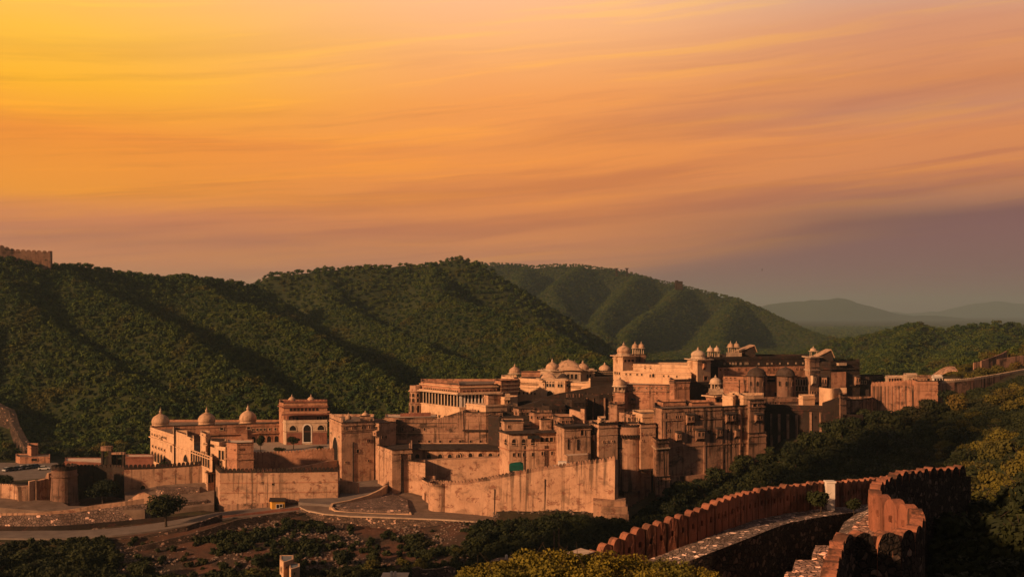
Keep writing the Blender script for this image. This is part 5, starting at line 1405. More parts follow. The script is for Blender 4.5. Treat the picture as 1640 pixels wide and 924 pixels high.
# --- ramp rampart in front
gz = 42
DP = [(713, 776, 281), (742, 776, 279.5), (790, 768, 277.5), (830, 760, 276), (870, 753.5, 275), (905, 748, 274), (935, 743.5, 272.5), (962, 741, 271), (985, 736.5, 269)]
b = rampart('ramp_rampart', 'long stained ochre rampart with scalloped top climbing to a stepped corner buttress', DP, 40, 2.2, PL, merl=1.15, pitch=1.0, mmat=PLW, batter=0.5)
for px in (786, 866):
    for i in range(len(b.pts) - 1):
        if DP[i][0] <= px < DP[i + 1][0] or (px == 742 and i == 1):
            t_, cc = hit(b, i, px + .5); p, q, d, nn, L = edge(b, i)
            MB().box(cc + nn * 0.42, d, nn, 1.0, 0.10, 41, Zp(DP[i][1] + 6, cc.y)).build('buttress', PL, b.root); break
mb = MB()
for k, (x0, x1, yt, yd) in enumerate(((950, 1002, 802, 266.8), (962, 1005, 812, 265.6), (972, 1007, 824, 264.6))):
    mb.prism([(Xp(x0, yd), yd), (Xp(x1, yd), yd), (Xp(x1, yd + 5), yd + 5), (Xp(x0, yd + 5), yd + 5)], 39, Zp(yt, yd))
mb.build('corner_buttress', PL, b.root)
t = thing('round_gate_tower', P(703, 822, 283), 'low round ochre tower flanking a dark arched doorway at the foot of the ramp', 'gate tower')
c = P(704, 776, 284)
MB().lathe((c.x, c.y, 40), [(3.6, 0), (3.5, 4), (3.1, 5.2), (3.0, c.z - 40.2), (3.15, c.z - 40), (2.7, c.z - 40), (2.7, c.z - 41)], 28).build('wall', PL, t)
merlon_strip([(c.x + 2.9 * math.cos(a), c.y + 2.9 * math.sin(a), c.z - .05) for a in [2 * math.pi * k / 24 for k in range(25)]], 0.8, 0.9, 0.4, PLW, root=t)
b = block('ramp_gate', 'small ochre gate wall with pointed dark doorway left of the low round tower', 'gatehouse', [(676, 296), (694, 286), (697, 288)], 776, 42, 6, PL, ROOF, ci=1)
wins(b, 0, (690.5,), 803, 5, 19, True, PL, 'doorway', .25); wins(b, 0, (681.5,), 797, 2.4, 18, True, PLR, 'niche', .2)
zt = [Zp(778, 285), Zp(757, 279), Zp(750, 277), Zp(742, 273), Zp(740, 288), Zp(742, 298), Zp(745, 299), Zp(766, 303), Zp(778, 303)]
slab([(720, 284), (830, 278.5), (905, 276.5), (980, 272), (985, 290), (960, 296), (900, 298), (815, 303), (700, 303)], 41, zt, 'ramp_terrace', DIRTM, kind='structure')
block('rear_rampart_link', 'ochre wall with dark coping between square bastion and ramp gate', 'wall', [(655, 303), (681, 300)], 738, 42, 3, PL, ROOF)

# --- roads and low walls in front of the gate
strip('road', ROAD_LOW, 9.5, ASPH, 2.0)
slab([(478, 286), (545, 283.5), (600, 300), (640, 312), (620, 316), (596, 322), (560, 312), (541, 294), (480, 293)], 41, [47.0, 46.6, 47.4, 48.0, 48.2, 48.4, 48, 47, 47.0], 'forecourt', ASPH, kind='structure')
FW = [(480, 812.5, 283), (492, 818.5, 280), (520, 824, 277.3), (560, 827.5, 275.5), (620, 829.5, 273.5), (700, 832.5, 271.5), (760, 836, 269.5), (800, 838.5, 268)]
rampart('forecourt_retaining_wall', 'long dark stone retaining wall with pale coping curving below the gate forecourt', FW, 38, 0.6, RUBM, batter=0.8, cat='retaining wall')
MBc = bpy.data.objects['forecourt_retaining_wall']
MB().add(*(lambda q: (sum([[tuple(v + Vector((0, -.1, 0))), tuple(v + Vector((0, -.1, .22))), tuple(v + Vector((0, .75, .22))), tuple(v + Vector((0, .75, 0)))] for v in q], []),
    [(i * 4 + j, (i + 1) * 4 + j, (i + 1) * 4 + j + 1, i * 4 + j + 1) for i in range(len(q) - 1) for j in range(3)]))([P(*f) for f in FW])).build('coping', PALE, MBc)
slab([(480, 284), (492, 281), (520, 278.3), (560, 276.6), (620, 274.6), (700, 272.6), (800, 269), (805, 286), (690, 297), (640, 306), (600, 300), (545, 292), (480, 290)], 40, [46.1, 45.9, 45.5, 45.2, 45.1, 44.9, 44.2, 45.3, 46.2, 47, 46.8, 46.8, 46.5], 'forecourt_lower', DIRTM, kind='structure')
rampart('curved_ramp_wall', 'pale orange low wall curving round the ramp up to the gate tower', [(531, 812, 281), (534, 806, 284), (560, 801, 287), (590, 793, 291), (610, 784, 296), (618, 778, 300), (622, 776, 304)], 43, 0.7, PLB)
rampart('island_wall', 'low pale orange wall closing the front of the rubble island', [(531, 812, 281), (536, 817, 279.5), (560, 820, 278.6), (610, 822, 277.5), (659, 822.5, 277), (654, 812, 283)], 43, 0.6, PLB)
slab([(536, 282), (560, 280), (655, 278.5), (652, 292), (625, 300), (600, 292), (560, 287.5)], 42, [46.4, 46.2, 46.2, 46.6, 47.2, 47.0, 46.7], 'rubble_island', COBB, kind='structure')
rampart('ramp_side_wall', 'short bright low wall at the foot of the gate tower', [(540, 769, 300), (556, 770, 299), (574, 773, 298)], 43, 0.6, PL)
rampart('road_parapet', 'long thin stone parapet following the lower road down to the left', [(-40, 868, 260), (60, 869.5, 260), (150, 866, 261.5), (230, 858, 264), (300, 842, 268.5), (356, 823.5, 275)], 38.5, 0.5, RUBM, batter=0.4, cat='road parapet')
rampart('lower_slope_wall', 'second lower stone wall running diagonally down the bare slope', [(200, 880, 255), (250, 868, 259), (320, 851, 264), (380, 832, 270), (430, 824, 275), (478, 818, 279)], 38, 0.6, RUBM, batter=0.4)
rampart('red_road_kerb', 'dark red kerb wall edging the road bend below the front rampart', [(356, 826, 277), (395, 822, 279), (440, 816, 281.5), (480, 812.5, 283.2)], 40, 0.5, RED, cat='kerb wall')

# --- right part of the fort
b = block('pillar_house', 'narrow bright stone tower house with little windows and a single roof kiosk', 'tower', [(1289, 347), (1297, 339.5), (1312.5, 342)], 573, 58, 6, PL, ROOF, ci=1)
dome(b.root, 1302.5, 343.5, 562, 4.6, 554.5, 571, eave_k=1.5, n_col=4, square=True, mat=PALE)
band(b, Zp(573, 340), .35, .9, PALE, name='sunshade'); band(b, Zp(594, 340), .3, .3, PALE, name='string_course'); jharokha(b, 1, 1301, 607, 8, 12, 1.0, PALE, DOMED); wins(b, 1, (1301, 1306), 629, 1.8, 4, False, PL)
gable(b.root, 1309, 1334, 352, 572, 561, 6, DOME, PLD, Zp(578, 352) - 1, 2.0)
b = block('linking_gallery', 'small pale colonnaded gallery between round towers and pillar house', BT, [(1272, 345), (1294, 344)], 604, 58, 4, PLW, ROOFP, par=.3)
wins(b, 0, row(1275, 1292, 5), 612, 2.6, 8, False, PALE); wins(b, 0, row(1276, 1291, 4), 622, 2.6, 7, False, PALE)
b = block('black_palace_end', 'big black palace end with an overgrown flat roof', BT, [(1311, 342), (1330, 341), (1377, 345)], 579, 58, 14, PLD, ROOFD, ci=1)  # near black plaster on the main walls
pn = block('', '', '', [(1331, 340.2), (1355, 341.8)], 596, 60, 1.2, PLR, ROOFD, root=b.root, part='rose_panel', cornice=False)
jharokha(b, 0, 1320, 611, 8, 14, 1.1, PLW); jharokha(b, 1, 1371, 609, 8, 12, 1.1, PLW); band(b, Zp(592, 341), .35, .6, PLD, name='ledge'); band(b, Zp(619, 341), .35, .4, PLD, name='ledge')
p, q, d, nn, L = edge(b, 1)
t_, cc = hit(b, 1, 1346); MB().box(cc + nn * .6, d, nn, 1.6, .6, Zp(585, cc.y), Zp(581, cc.y)).build('roof_balcony', PALE, b.root)
b = block('dark_rear_range', 'lower dark range stepping down behind the black palace end', BT, [(1376, 347), (1392, 347), (1416, 352)], 603, 60, 8, PLD, ROOFD, ci=1)
wins(b, 0, (1380, 1386), 612, 2, 4, False, PALE); wins(b, 1, (1398, 1406), 613, 2, 4, False, PLR)
t = thing('curved_lit_wall', P(1335, 640, 322), 'smooth curved bright orange bastion wall on the right hand terrace', 'bastion')
pts = [P(1312, 622, 325)] + [P(1318 + 3 * k, 622, 322.5 - 3 * math.sin(math.pi * k / 9)) for k in range(10)] + [P(1356, 622.5, 322.5)]
pts = [Vector((v.x, v.y, Zp(622, 320))) for v in pts]
vs = []; 
for v in pts: vs += [(v.x, v.y, 62), tuple(v), (v.x * 1.004, v.y + 1.2, v.z), (v.x * 1.004, v.y + 1.2, 62)]
MB().add(vs, [(i * 4 + j, (i + 1) * 4 + j, (i + 1) * 4 + j + 1, i * 4 + j + 1) for i in range(len(pts) - 1) for j in range(3)]).build('wall', PLB, t)
b = block('small_curved_turret', 'small pale orange turret and stub wall at the foot of the pillar house', 'turret', [(1279, 325), (1286, 322), (1305, 324)], 634, 60, 4, PLB, ROOF, ci=1)
b = block('lower_dark_wall', 'long lower wall, mostly black with pale ribs, above the dark wooded gully', 'palace wall', [(1226, 322), (1290, 318), (1346, 315.5)], 647, 50, 8, PLD, ROOFP)
band(b, Zp(658, 318), .4, .4, PLD, name='ledge')
pilasters(b, 0, (1236, 1248, 1262, 1276), 4.0, .45, z1=Zp(664, 318), mat=PLW); pilasters(b, 1, (1298, 1314, 1330), 3.6, .45, z1=Zp(660, 317), mat=PLW)
wins(b, 0, (1255, 1269), 668, 2, 3.5, False, PLD); wins(b, 1, (1306, 1322), 668, 1.8, 3, False, PLD)
rampart('terrace_rise_wall', 'dark stained wall whose top rises to the curved bright bastion', [(1318, 645, 315.2), (1333, 640, 315), (1346, 634, 314.8)], 60, 1.0, PLD)
b = block('dark_pier', 'tall dark square pier with a slit at the corner of the lower wall', 'pier', [(1343, 316), (1346, 312.5), (1356, 314)], 632, 52, 5, PLW, ROOFD, ci=1)
wins(b, 1, (1351,), 668, 1.8, 7, False, PLD)
b = block('low_gully_wall', 'low dim wall running from the dark pier along the wooded gully', 'wall', [(1355, 318), (1377, 320), (1398, 328)], 641, 56, 5, PLW, ROOFD)
b = block('gully_house', 'dim ruined house with sloping top among trees below the low gully wall', 'ruin', [(1357, 312), (1382, 313)], 664, 54, 6, PLD, ROOFD)
b = rampart('ribbed_wall', 'reddish brown curtain wall with vertical drip stripes on the right ridge', [(1396, 616, 331), (1440, 613, 329.5), (1468, 611, 328)], 62, 1.5, PLR, merl=0.8, pitch=.9, mmat=PLR)
for k in range(12):
    px = 1399 + k * 5.7; i = 0 if px < 1440 else 1
    t_, cc = hit(b, i, px); p, q, d, nn, L = edge(b, i)
    MB().box(cc + nn * .08, d, nn, .28, .1, 62, Zp(618, cc.y)).build('drip_rib', PLW, b.root)
b = block('ridge_bastion', 'plain square reddish bastion with cut corner on the right ridge', 'bastion', [(1465, 326), (1470, 321.5), (1502, 321), (1509.5, 324)], 610, 62, 8, PLR, ROOF, ci=1)
b = block('cream_guard_house', 'cream guard house with one black doorway on the right ridge', 'guard house', [(1447, 334), (1452, 331), (1469, 331.5)], 600, 66, 6, PALE, ROOFP, ci=1, par=.3)
wins(b, 1, (1463,), 609, 3.4, 6, False, PALE, 'door'); wins(b, 1, (1456,), 607, 1.2, 1.2, False, PALE)
b = block('brown_guard_house', 'low brown guard house with an open dark verandah on the right ridge bastion', 'guard house', [(1469.5, 328), (1472, 326), (1493, 326.5)], 603, 66, 5, PL, ROOFP, ci=1, par=.3)
wins(b, 1, (1475, 1481), 608, 1.2, 1.6, False, PL); wins(b, 1, (1487,), 609, 4.5, 7, False, PL)
b = block('white_verandah', 'small dark verandah with white posts at the corner of the ridge bastion', 'guard house', [(1492.5, 325.5), (1494, 323.5), (1509, 324)], 602, 66, 4, WHITE, ROOFP, ci=1, par=.3)
wins(b, 1, (1498, 1502.5, 1507), 609.5, 3.2, 6, False, WHITE)
b = block('low_lattice_house', 'low pale house with dark bays left of the cream guard house', 'guard house', [(1418, 337), (1421, 335), (1447, 335.5)], 603, 66, 5, PALE, ROOFP, ci=1, par=.3)
wins(b, 1, row(1425, 1442, 5), 608.5, 2.4, 5, False, PLR)
rampart('ridge_wall', 'long scalloped wall climbing the wooded ridge to the right edge', [(1509, 614, 324), (1535, 611, 327), (1560, 608.5, 331), (1600, 602, 340), (1640, 594.5, 350), (1740, 575, 368)], [62, 64, 67, 70, 74, 78], 1.2, PLW, merl=0.8, pitch=.9, mmat=PALE)
rampart('upper_hill_wall', 'pale thin wall along the upper wooded hill at the right edge', [(1560, 581, 372), (1600, 575, 376), (1640, 569, 382), (1740, 553, 395)], [79, 79.5, 80, 82], .5, PLW)
rampart('upper_path_wall', 'curving pale parapet of a path below the orange bushes on the right hill', [(1572, 578, 370), (1590, 572, 374), (1606, 566, 380), (1613, 562, 384)], [79, 80, 81, 82], .5, PLW)
t = thing('arched_shelter', P(1505, 606, 345), 'pale canvas like arched shelter roof behind the ridge bastion', 'shelter')
vs = []; fs = []
for i in range(10):
    u = i / 9; px = 1498 + 36 * u; py = 606 - 13 * math.sin(u * 1.9)
    a = P(px, py, 345 - 3 * u); vs += [tuple(a), (a.x + 2.0, a.y + 7, a.z + 1.0), (a.x, a.y, a.z - .3), (a.x + 2.0, a.y + 7, a.z + .7)]
for i in range(9):
    k = i * 4; fs += [(k, k + 4, k + 5, k + 1), (k + 2, k + 3, k + 7, k + 6), (k, k + 2, k + 6, k + 4), (k + 1, k + 5, k + 7, k + 3)]
MB().add(vs, fs).build('roof', PL, t)
MB().prism([(P(1512, 0, 344).x, 344), (P(1536, 0, 341).x, 341), (P(1538, 0, 348).x, 348), (P(1514, 0, 350).x, 350)], 70, Zp(607, 344)).build('wall', PALE, t)
MB().prism([(P(1478, 0, 346).x, 346), (P(1493, 0, 346).x, 346), (P(1495, 0, 352).x, 352), (P(1480, 0, 352).x, 352)], 70, Zp(604, 346)).build('side_wall', PLR, t)

# --- far away: fortress on the left skyline, ruins on the left hill, towers on the far ridge
b = rampart('skyline_fortress', 'long fortress wall with a square end on the left skyline', [(-120, 388, 622), (0, 396, 630), (22, 403, 634), (50, 404.5, 638), (81, 406, 642), (84, 406, 652)], [130, 127, 126, 124, 122, 122], 6, PLW, merl=1.6, pitch=3.0, mmat=PLW, cat='fortress')
STAIRM = rubble('stair_masonry_dark', (0.085, 0.055, 0.042, 1), (0.045, 0.032, 0.026, 1), (0.02, 0.016, 0.013, 1), 1.1, 1.4, 0.10, 0.15)
b = rampart('ruined_stair_wall', 'ruined brown stair wall climbing the wooded slope at the left edge', [(-30, 634, 455), (0, 651, 445), (14, 657, 442), (16, 664, 440), (20, 680, 432), (30, 699, 420), (38, 713, 412), (48, 726, 402)], [45, 44, 44, 44, 43, 42, 42, 41], 2.6, STAIRM, cat='ruined wall')
b = block('ruined_guard_house', 'small square rose ruin at the foot of the left stair wall', 'ruin', [(44, 396), (50, 392), (61, 393.5)], 714, 40, 5, PLR, ROOF, ci=1)
b = block('ruin_platform', 'low broad rose platform wall in front of the small square ruin', 'ruin', [(25, 391), (32, 387), (80, 389)], 732, 39, 6, PLR, ROOF, ci=1, par=.3, cornice=False)
wins(b, 1, (55,), 736, 9, 4, False, PLR)
slab([(-60, 350), (78, 350), (100, 366), (92, 390), (-60, 390)], 40, 42.8, 'car_park', ASPH, kind='structure')
t = thing('ridge_watchtower', P(1087, 455, 1242), 'tiny square watchtower on the far ridge', 'watchtower')
c = P(1087, 456, 1238); MB().box((c.x, c.y), (1, 0), (0, 1), 4.2, 4, c.z - 6, c.z + 4.0).build('wall', PLD, t); MB().box((c.x - 2.4, c.y), (1, 0), (0, 1), 1.5, 3, c.z + 4, c.z + 5.2).build('turret', PLD, t)
for px, lb in ((987.5, 'small mast left of its twin on the far ridge'), (1004, 'small mast nearer the watchtower on the far ridge')):
    t = thing('ridge_mast', P(px, 434, 1262), lb, 'mast'); c = P(px, 436, 1258)
    MB().box((c.x, c.y), (1, 0), (0, 1), 1.0, 1, c.z - 5, c.z + 4).build('post', PLD, t); MB().box((c.x, c.y), (1, 0), (0, 1), 2.2, 1, c.z + 4.01, c.z + 5).build('platform', PLD, t)
# ------------------------------------------------------------------ the near wall with its round-topped merlons
def merlon_mesh(w, h, t, hole=True):
    """one merlon: round-headed slab with a square loophole right through; inner face and head red plaster, outer face dark rubble"""
    out = []
    r = w / 2; ah = r * (1.55 if w < 1.2 else 1.2); sp = h - ah
    n = 10
    out = [(-r, 0), (0, 0), (r, 0), (r, sp * 0.35), (r, sp * 0.7), (r, sp)]
    for k in range(1, n):
        a = math.pi * k / n
        out.append((r * math.cos(a), sp + ah * (math.sin(a) ** 0.85)))
    out += [(-r, sp), (-r, sp * 0.7), (-r, sp * 0.35)]
    hw, hz0, hz1 = w * 0.15, h * 0.44, h * 0.61
    cz = (hz0 + hz1) / 2
    inn = []
    for (x, z) in out:
        dx_, dz_ = x, z - cz
        k = min(hw / max(abs(dx_), 1e-6), (hz1 - hz0) / 2 / max(abs(dz_), 1e-6))
        inn.append((dx_ * k, cz + dz_ * k))
    m = len(out); vs = []; fs = []; mi = []
    for y in (-t / 2, t / 2):
        vs += [(x, y, z) for x, z in out] + [(x, y, z) for x, z in inn]
    for i in range(m):
        j = (i + 1) % m
        fs.append((i, j, m + j, m + i)); mi.append(0)                              # inner face, looking to -y
        fs.append((2 * m + i, 3 * m + i, 3 * m + j, 2 * m + j)); mi.append(1)      # outer face
        fs.append((i, 2 * m + i, 2 * m + j, j)); mi.append(0)
        fs.append((m + i, m + j, 3 * m + j, 3 * m + i)); mi.append(0)
    me = bpy.data.meshes.new('merlon')
    rj = random.Random(int(w * 1000))
    vs = [(x + rj.uniform(-.018, .018), y + rj.uniform(-.02, .02), z + rj.uniform(-.025, .025)) for x, y, z in vs]
    me.from_pydata(vs, [], fs)
    me.materials.append(MERL); me.materials.append(RUB)
    me.polygons.foreach_set('material_index', mi)
    me.update()
    return me
MERLON = [merlon_mesh(0.90, 2.5, 0.62), merlon_mesh(0.92, 2.56, 0.66), merlon_mesh(0.88, 2.45, 0.6)]
MERLONW = [merlon_mesh(1.42, 2.4, 0.64), merlon_mesh(1.44, 2.45, 0.66), merlon_mesh(1.40, 2.35, 0.62)]

def near_wall(name, label, path, inner_w, foot, walk_mat, face_mat, pitch=1.09, mh=2.1, flip=1, skip=(), wall_t=0.7, kinds=MERLON):
    """PATH: merlon top line in the world. The walkway lies on one side (FLIP), rubble faces fall away on both."""
    pts = resample(path, 0.25)
    cum = [0.0]
    for a, b in zip(pts[:-1], pts[1:]): cum.append(cum[-1] + (b - a).length)
    n = int(cum[-1] / pitch)
    root = thing(name, (pts[len(pts) // 2].x, pts[len(pts) // 2].y, pts[0].z - mh - 3), label, 'rampart wall')
    base = Vector(root.location)
    def at(s):
        k = min(np.searchsorted(cum, s), len(pts) - 1); k = max(k, 1)
        u = (s - cum[k - 1]) / max(cum[k] - cum[k - 1], 1e-6)
        d = (pts[min(k + 2, len(pts) - 1)] - pts[max(k - 3, 0)]); d.z = 0
        return pts[k - 1].lerp(pts[k], u), d.normalized()
    rr = random.Random(len(name))
    for k in range(n):
        p, d = at((k + 0.5) * pitch)
        if any(a <= (CX + F * p.x / p.y) <= b for a, b in skip): continue
        o = bpy.data.objects.new('merlon', kinds[rr.randrange(3)])
        COL.objects.link(o); o.parent = root
        o.location = (p.x - base.x, p.y - base.y, p.z - mh - base.z + rr.uniform(-.04, .04))
        ang = math.atan2(d.y, d.x) + (math.pi if flip < 0 else 0)
        o.rotation_euler = (rr.uniform(-.02, .02), rr.uniform(-.025, .025), ang + rr.uniform(-.03, .03))
    # body
    st = pts[::4] + ([pts[-1]] if (len(pts) - 1) % 4 else [])
    A, B = [], []
    for i, p in enumerate(st):
        d = st[min(i + 1, len(st) - 1)] - st[max(i - 1, 0)]; d.z = 0; d.normalize()
        nr = Vector((d.y, -d.x, 0)) * flip          # towards the walkway
        iw = inner_w(i / (len(st) - 1)) if callable(inner_w) else inner_w
        ft = foot(p) if callable(foot) else foot
        z = p.z - mh
        A.append([p - nr * wall_t / 2, p + nr * iw, z, ft])
    vs = []; fs = []
    for a, b, z, ft in A:      # outer face
        g = (b - a).normalized() * .14; up = z + mh * .66
        vs += [(a.x, a.y, ft - 3), (a.x, a.y, up), (a.x + g.x, a.y + g.y, up), (a.x + g.x, a.y + g.y, z)]
    for i in range(len(A) - 1):
        for j in range(3): fs.append((4 * i + j, 4 * i + j + 1, 4 * i + j + 5, 4 * i + j + 4))
    MB().add(vs, fs).build('outer_face', face_mat, root)
    vs = []; fs = []
    for i, (a, b, z, ft) in enumerate(A):      # walkway with a worn, uneven surface
        for j in range(6):
            q = a.lerp(b, j / 5)
            vs.append((q.x, q.y, z + 0.05 + (rr.uniform(-.05, .05) if 0 < j < 5 else -0.02)))
    for i in range(len(A) - 1):
        for j in range(5): fs.append((i * 6 + j, i * 6 + j + 1, (i + 1) * 6 + j + 1, (i + 1) * 6 + j))
    MB().add(vs, fs).build('walkway', walk_mat, root)
    vs = []; fs = []
    for a, b, z, ft in A: vs += [(b.x, b.y, z + 0.02), (b.x, b.y, ft - 3)]
    for i in range(len(A) - 1): fs.append((2 * i, 2 * i + 1, 2 * i + 3, 2 * i + 2))
    MB().add(vs, fs).build('inner_face', face_mat, root)
    return root

def gz(p): return tz(p.x, p.y)
S1 = smooth_path([P(*p) for p in [(925, 890, 71), (946, 882, 72), (1002, 852, 74), (1043, 838, 75.5), (1101, 817, 77.5), (1154, 799, 80.5), (1201, 784, 85), (1253, 776, 89), (1311, 770, 93), (1357, 768, 97), (1425, 761, 103), (1500, 757, 108)]], 2)
w1 = near_wall('gully_side_wall', 'red wall of round topped merlons descending leftwards past the white post to the yellow bushes', S1, 2.9, gz, WALKD, RUB, flip=1, mh=2.5)
S2 = smooth_path([P(*p) for p in [(1290, 1010, 35), (1318, 940, 41), (1333, 893, 46), (1342, 864, 49.5), (1352, 853, 51), (1385, 851, 51.6), (1425, 850, 51.8), (1455, 842, 53), (1471, 830, 55), (1470, 817, 57.2), (1452, 805, 59.6), (1428, 797, 61), (1402, 788, 63), (1398, 780, 65.5), (1409, 768, 68.5), (1428, 758, 71), (1460, 751, 74), (1500, 748, 78), (1548, 745, 82)]], 2)
def iw2(t): return 2.6
root2 = near_wall('bastion_wall', 'nearest red merlon wall bulging into a round bastion with sunlit loopholes', S2, 0.9, gz, WALKM, RUB, flip=-1, mh=2.4, pitch=1.46, kinds=MERLONW)
# the worn brick platform that joins the two arms behind the merlons
zt_ = 86.55
pl = [(1340, 850, 50.6), (1300, 1010, 36)]
poly = [P(1296, 0, 36), P(1335, 0, 47), P(1345, 0, 50.9), P(1420, 0, 52.2), P(1466, 0, 55.3), P(1450, 0, 59.3), P(1403, 0, 62.6), P(1400, 0, 66), P(1372, 0, 66), P(1340, 0, 58.5), P(1312, 0, 55.5), P(1262, 0, 50.5), P(1235, 0, 43), P(1205, 0, 36)]
mbp = MB(); rr = random.Random(5)
mbp.prism([(p.x, p.y) for p in poly], 77, zt_)
mbp.build('platform', WALKM, root2)
ms = MB()
for k, (x0, x1, Y, dz) in enumerate(((1242, 1300, 46.5, .35), (1252, 1318, 49.5, .55), (1268, 1330, 52.5, .30), (1300, 1350, 55.5, .50), (1330, 1372, 58.5, .3))):
    a, b_ = P(x0, 0, Y), P(x1, 0, Y)
    ms.prism([(a.x, Y), (b_.x, Y), (P(x1, 0, Y + 2.6).x, Y + 2.6), (P(x0 + 6, 0, Y + 2.6).x, Y + 2.6)], 80, zt_ + dz * 0.5)
ms.build('broken_step', WALKM, root2)
t = thing('white_post', P(1329, 806, 93.2), 'weathered whitish square stone post standing among the red merlons', 'post')
c = P(1329, 806, 92.6)
MB().box((c.x, c.y), (1, 0), (0, 1), .36, .36, c.z - 1, Zp(772, 92.6)).build('shaft', WHITE, t); MB().box((c.x, c.y), (1, 0), (0, 1), .44, .44, Zp(771.9, 92.6), Zp(769.5, 92.6)).build('cap', WHITE, t)
# pale trodden ground between the two walls
slab([(1338, 66), (1372, 68), (1410, 76), (1400, 96), (1352, 88), (1330, 76)], 74, [84.2, 84.4, 84.6, 82.3, 82.0, 82.6], 'wall_path', WALKD, kind='structure')
# ------------------------------------------------------------------ trees and bushes that stand on their own
rg2 = np.random.default_rng(23)
def trunk_mb(h, r, lean=0.15, seed=0, limbs=4, rad=2.0):
    rr = random.Random(seed)
    mb = MB()
    p = Vector((0, 0, -0.6)); top = Vector((rr.uniform(-lean, lean) * h, rr.uniform(-lean, lean) * h, h))
    mid = p.lerp(top, 0.5) + Vector((rr.uniform(-.1, .1), rr.uniform(-.1, .1), 0)) * h * .5
    mb.tube(p, mid, r, r * .75, 8); mb.tube(mid, top, r * .75, r * .45, 8)
    for k in range(limbs):
        a = k * 6.283 / limbs + rr.random()
        st = mid.lerp(top, 0.2 + .7 * rr.random())
        mb.tube(st, st + Vector((math.cos(a) * rad * .7, math.sin(a) * rad * .7, rad * (0.3 + .5 * rr.random()))), r * .4, r * .12, 6)
    return mb
class Kind:
    """one kind of tree: a trunk mesh and a crown mesh that all its copies share"""
    def __init__(s, name, rad, hgt, z0, nleaf, size, nb, mat, r=0.16, flat=.75, jit=.6, up=.45):
        s.name = name
        s.crown = quads_mesh('crown', leaf_cloud(rg2, nleaf, crown_blobs(rg2, rad, hgt, z0, nb, flat), size, up, jit), mat)
        mb = trunk_mb(z0 + hgt * .55, r, .1, int(rad * 100) + nb, 5, rad)
        me = bpy.data.meshes.new('trunk'); me.from_pydata([tuple(v) for v in mb.v], [], mb.f); me.materials.append(BARK); me.update()
        s.trunk = me
    def put(s, x, y, z, sc, label, group=None, cat='tree', rz=None, name=None, sz=1.0):
        o = thing(name or s.name, (x, y, z), label, cat, group)
        o.rotation_euler.z = rng.random() * 6.28 if rz is None else rz
        o.scale = (sc, sc, sc * sz)
        for nm, me in (('trunk', s.trunk), ('crown', s.crown)):
            c = bpy.data.objects.new(nm, me); COL.objects.link(c); c.parent = o
        return o
SHR = [Kind('scrub_tree', 2.4, 3.0, 0.5, 700, 0.24, 6, LEAF_DARK, .12) for _ in range(3)] 
OLI = [Kind('olive_tree', 2.4, 2.8, 0.6, 800, 0.22, 6, LEAF_OLIVE, .12, .6) for _ in range(3)]
YEL_ = [Kind('yellow_bush', 2.0, 1.7, 0.15, 2600, 0.085, 8, LEAF_YEL, .07, .7, .8) for _ in range(3)]
FARY = [Kind('yellow_tree', 2.6, 2.4, 0.6, 1600, 0.16, 8, LEAF_YO, .12, .5) for _ in range(2)]
BIG = [Kind('broad_tree', 3.6, 4.6, 1.4, 2400, 0.24, 9, LEAF_DARK, .26), Kind('broad_tree', 3.4, 5.0, 1.2, 2400, 0.24, 10, LEAF_DARK, .24)]
COURT = Kind('courtyard_tree', 1.9, 3.6, 1.6, 1500, 0.17, 6, LEAF_DARK, .14)
def place(kd, px, Y, sc, label, group=None, cat='tree', z=None, name=None, sz=1.0):
    x = Xp(px, Y)
    return kd.put(x, Y, tz(x, Y) if z is None else z, sc, label, group, cat, name=name, sz=sz)

# single trees
place(BIG[0], 266, 272, 1.45, 'dark bushy tree with short trunk standing alone beside the curving road', z=Zp(838, 272), sz=.95)
place(BIG[1], 165, 297, 1.35, 'big dark rounded bush filling the corner under the shaded rampart', z=45.0, cat='bush', sz=.85)
place(COURT, 417.5, 336, 1.0, 'slim upright dark tree on the left of the paved courtyard', z=54.0, sz=1.15)
place(COURT, 469.5, 345, 1.15, 'flat crowned dark tree in the middle of the courtyard before the gate arch', z=54.0, sz=.75)
place(COURT, 447.5, 334.5, 1.05, 'low clipped round bush at the front edge of the courtyard', z=53.4, cat='bush', sz=.5)
place(SHR[0], 512, 334.5, .7, 'feathery little palm like bush at the right end of the courtyard wall', z=54.2, cat='bush')
place(BIG[1], 346, 330, .95, 'dark tree rising behind the roofs of the stepped bright front', z=54.5, sz=.9)
place(BIG[0], 364, 334, .85, 'second dark tree rising behind the roofs next to the shaded storehouse', z=54.5, sz=.8)
place(SHR[1], 263, 322, 1.25, 'dark bush against the foot of the tall bright garden front', z=48.5, cat='bush')
place(SHR[2], 247, 325, .8, 'smaller dark bush left of the bush at the garden front foot', z=48.3, cat='bush')
place(BIG[0], 960, 259, .95, 'dark round bush at the foot of the corner buttress', z=44.2, cat='bush', sz=.7)
place(SHR[0], 935, 263, 1.1, 'spiky dark bush against the stained base of the ramp rampart', z=44.5, cat='bush')
place(SHR[1], 1002, 299, .9, 'small dark bush growing out of the bracketed bastion wall', z=61.5, cat='bush')
place(BIG[1], 1445, 352, 1.1, 'large rust green tree behind the low lattice house on the ridge', z=70.5)
place(BIG[0], 1345, 347, .55, 'dark overgrowth on the flat roof of the black palace end', z=83.2, cat='bush', sz=.45)
place(BIG[1], 1362, 348, .5, 'second patch of dark overgrowth on the black palace roof', z=83.2, cat='bush', sz=.45)
place(SHR[2], 1314, 89.5, .55, 'leafy sapling growing beside the whitish stone post', z=82.6, cat='sapling')
place(SHR[0], 1368, 91, .4, 'small brownish tuft on the walkway at the foot of the merlons', z=82.2, cat='bush')
place(BIG[0], 8, 331, .9, 'dark rounded tree at the left picture edge below the car park', z=43.5, sz=.8)

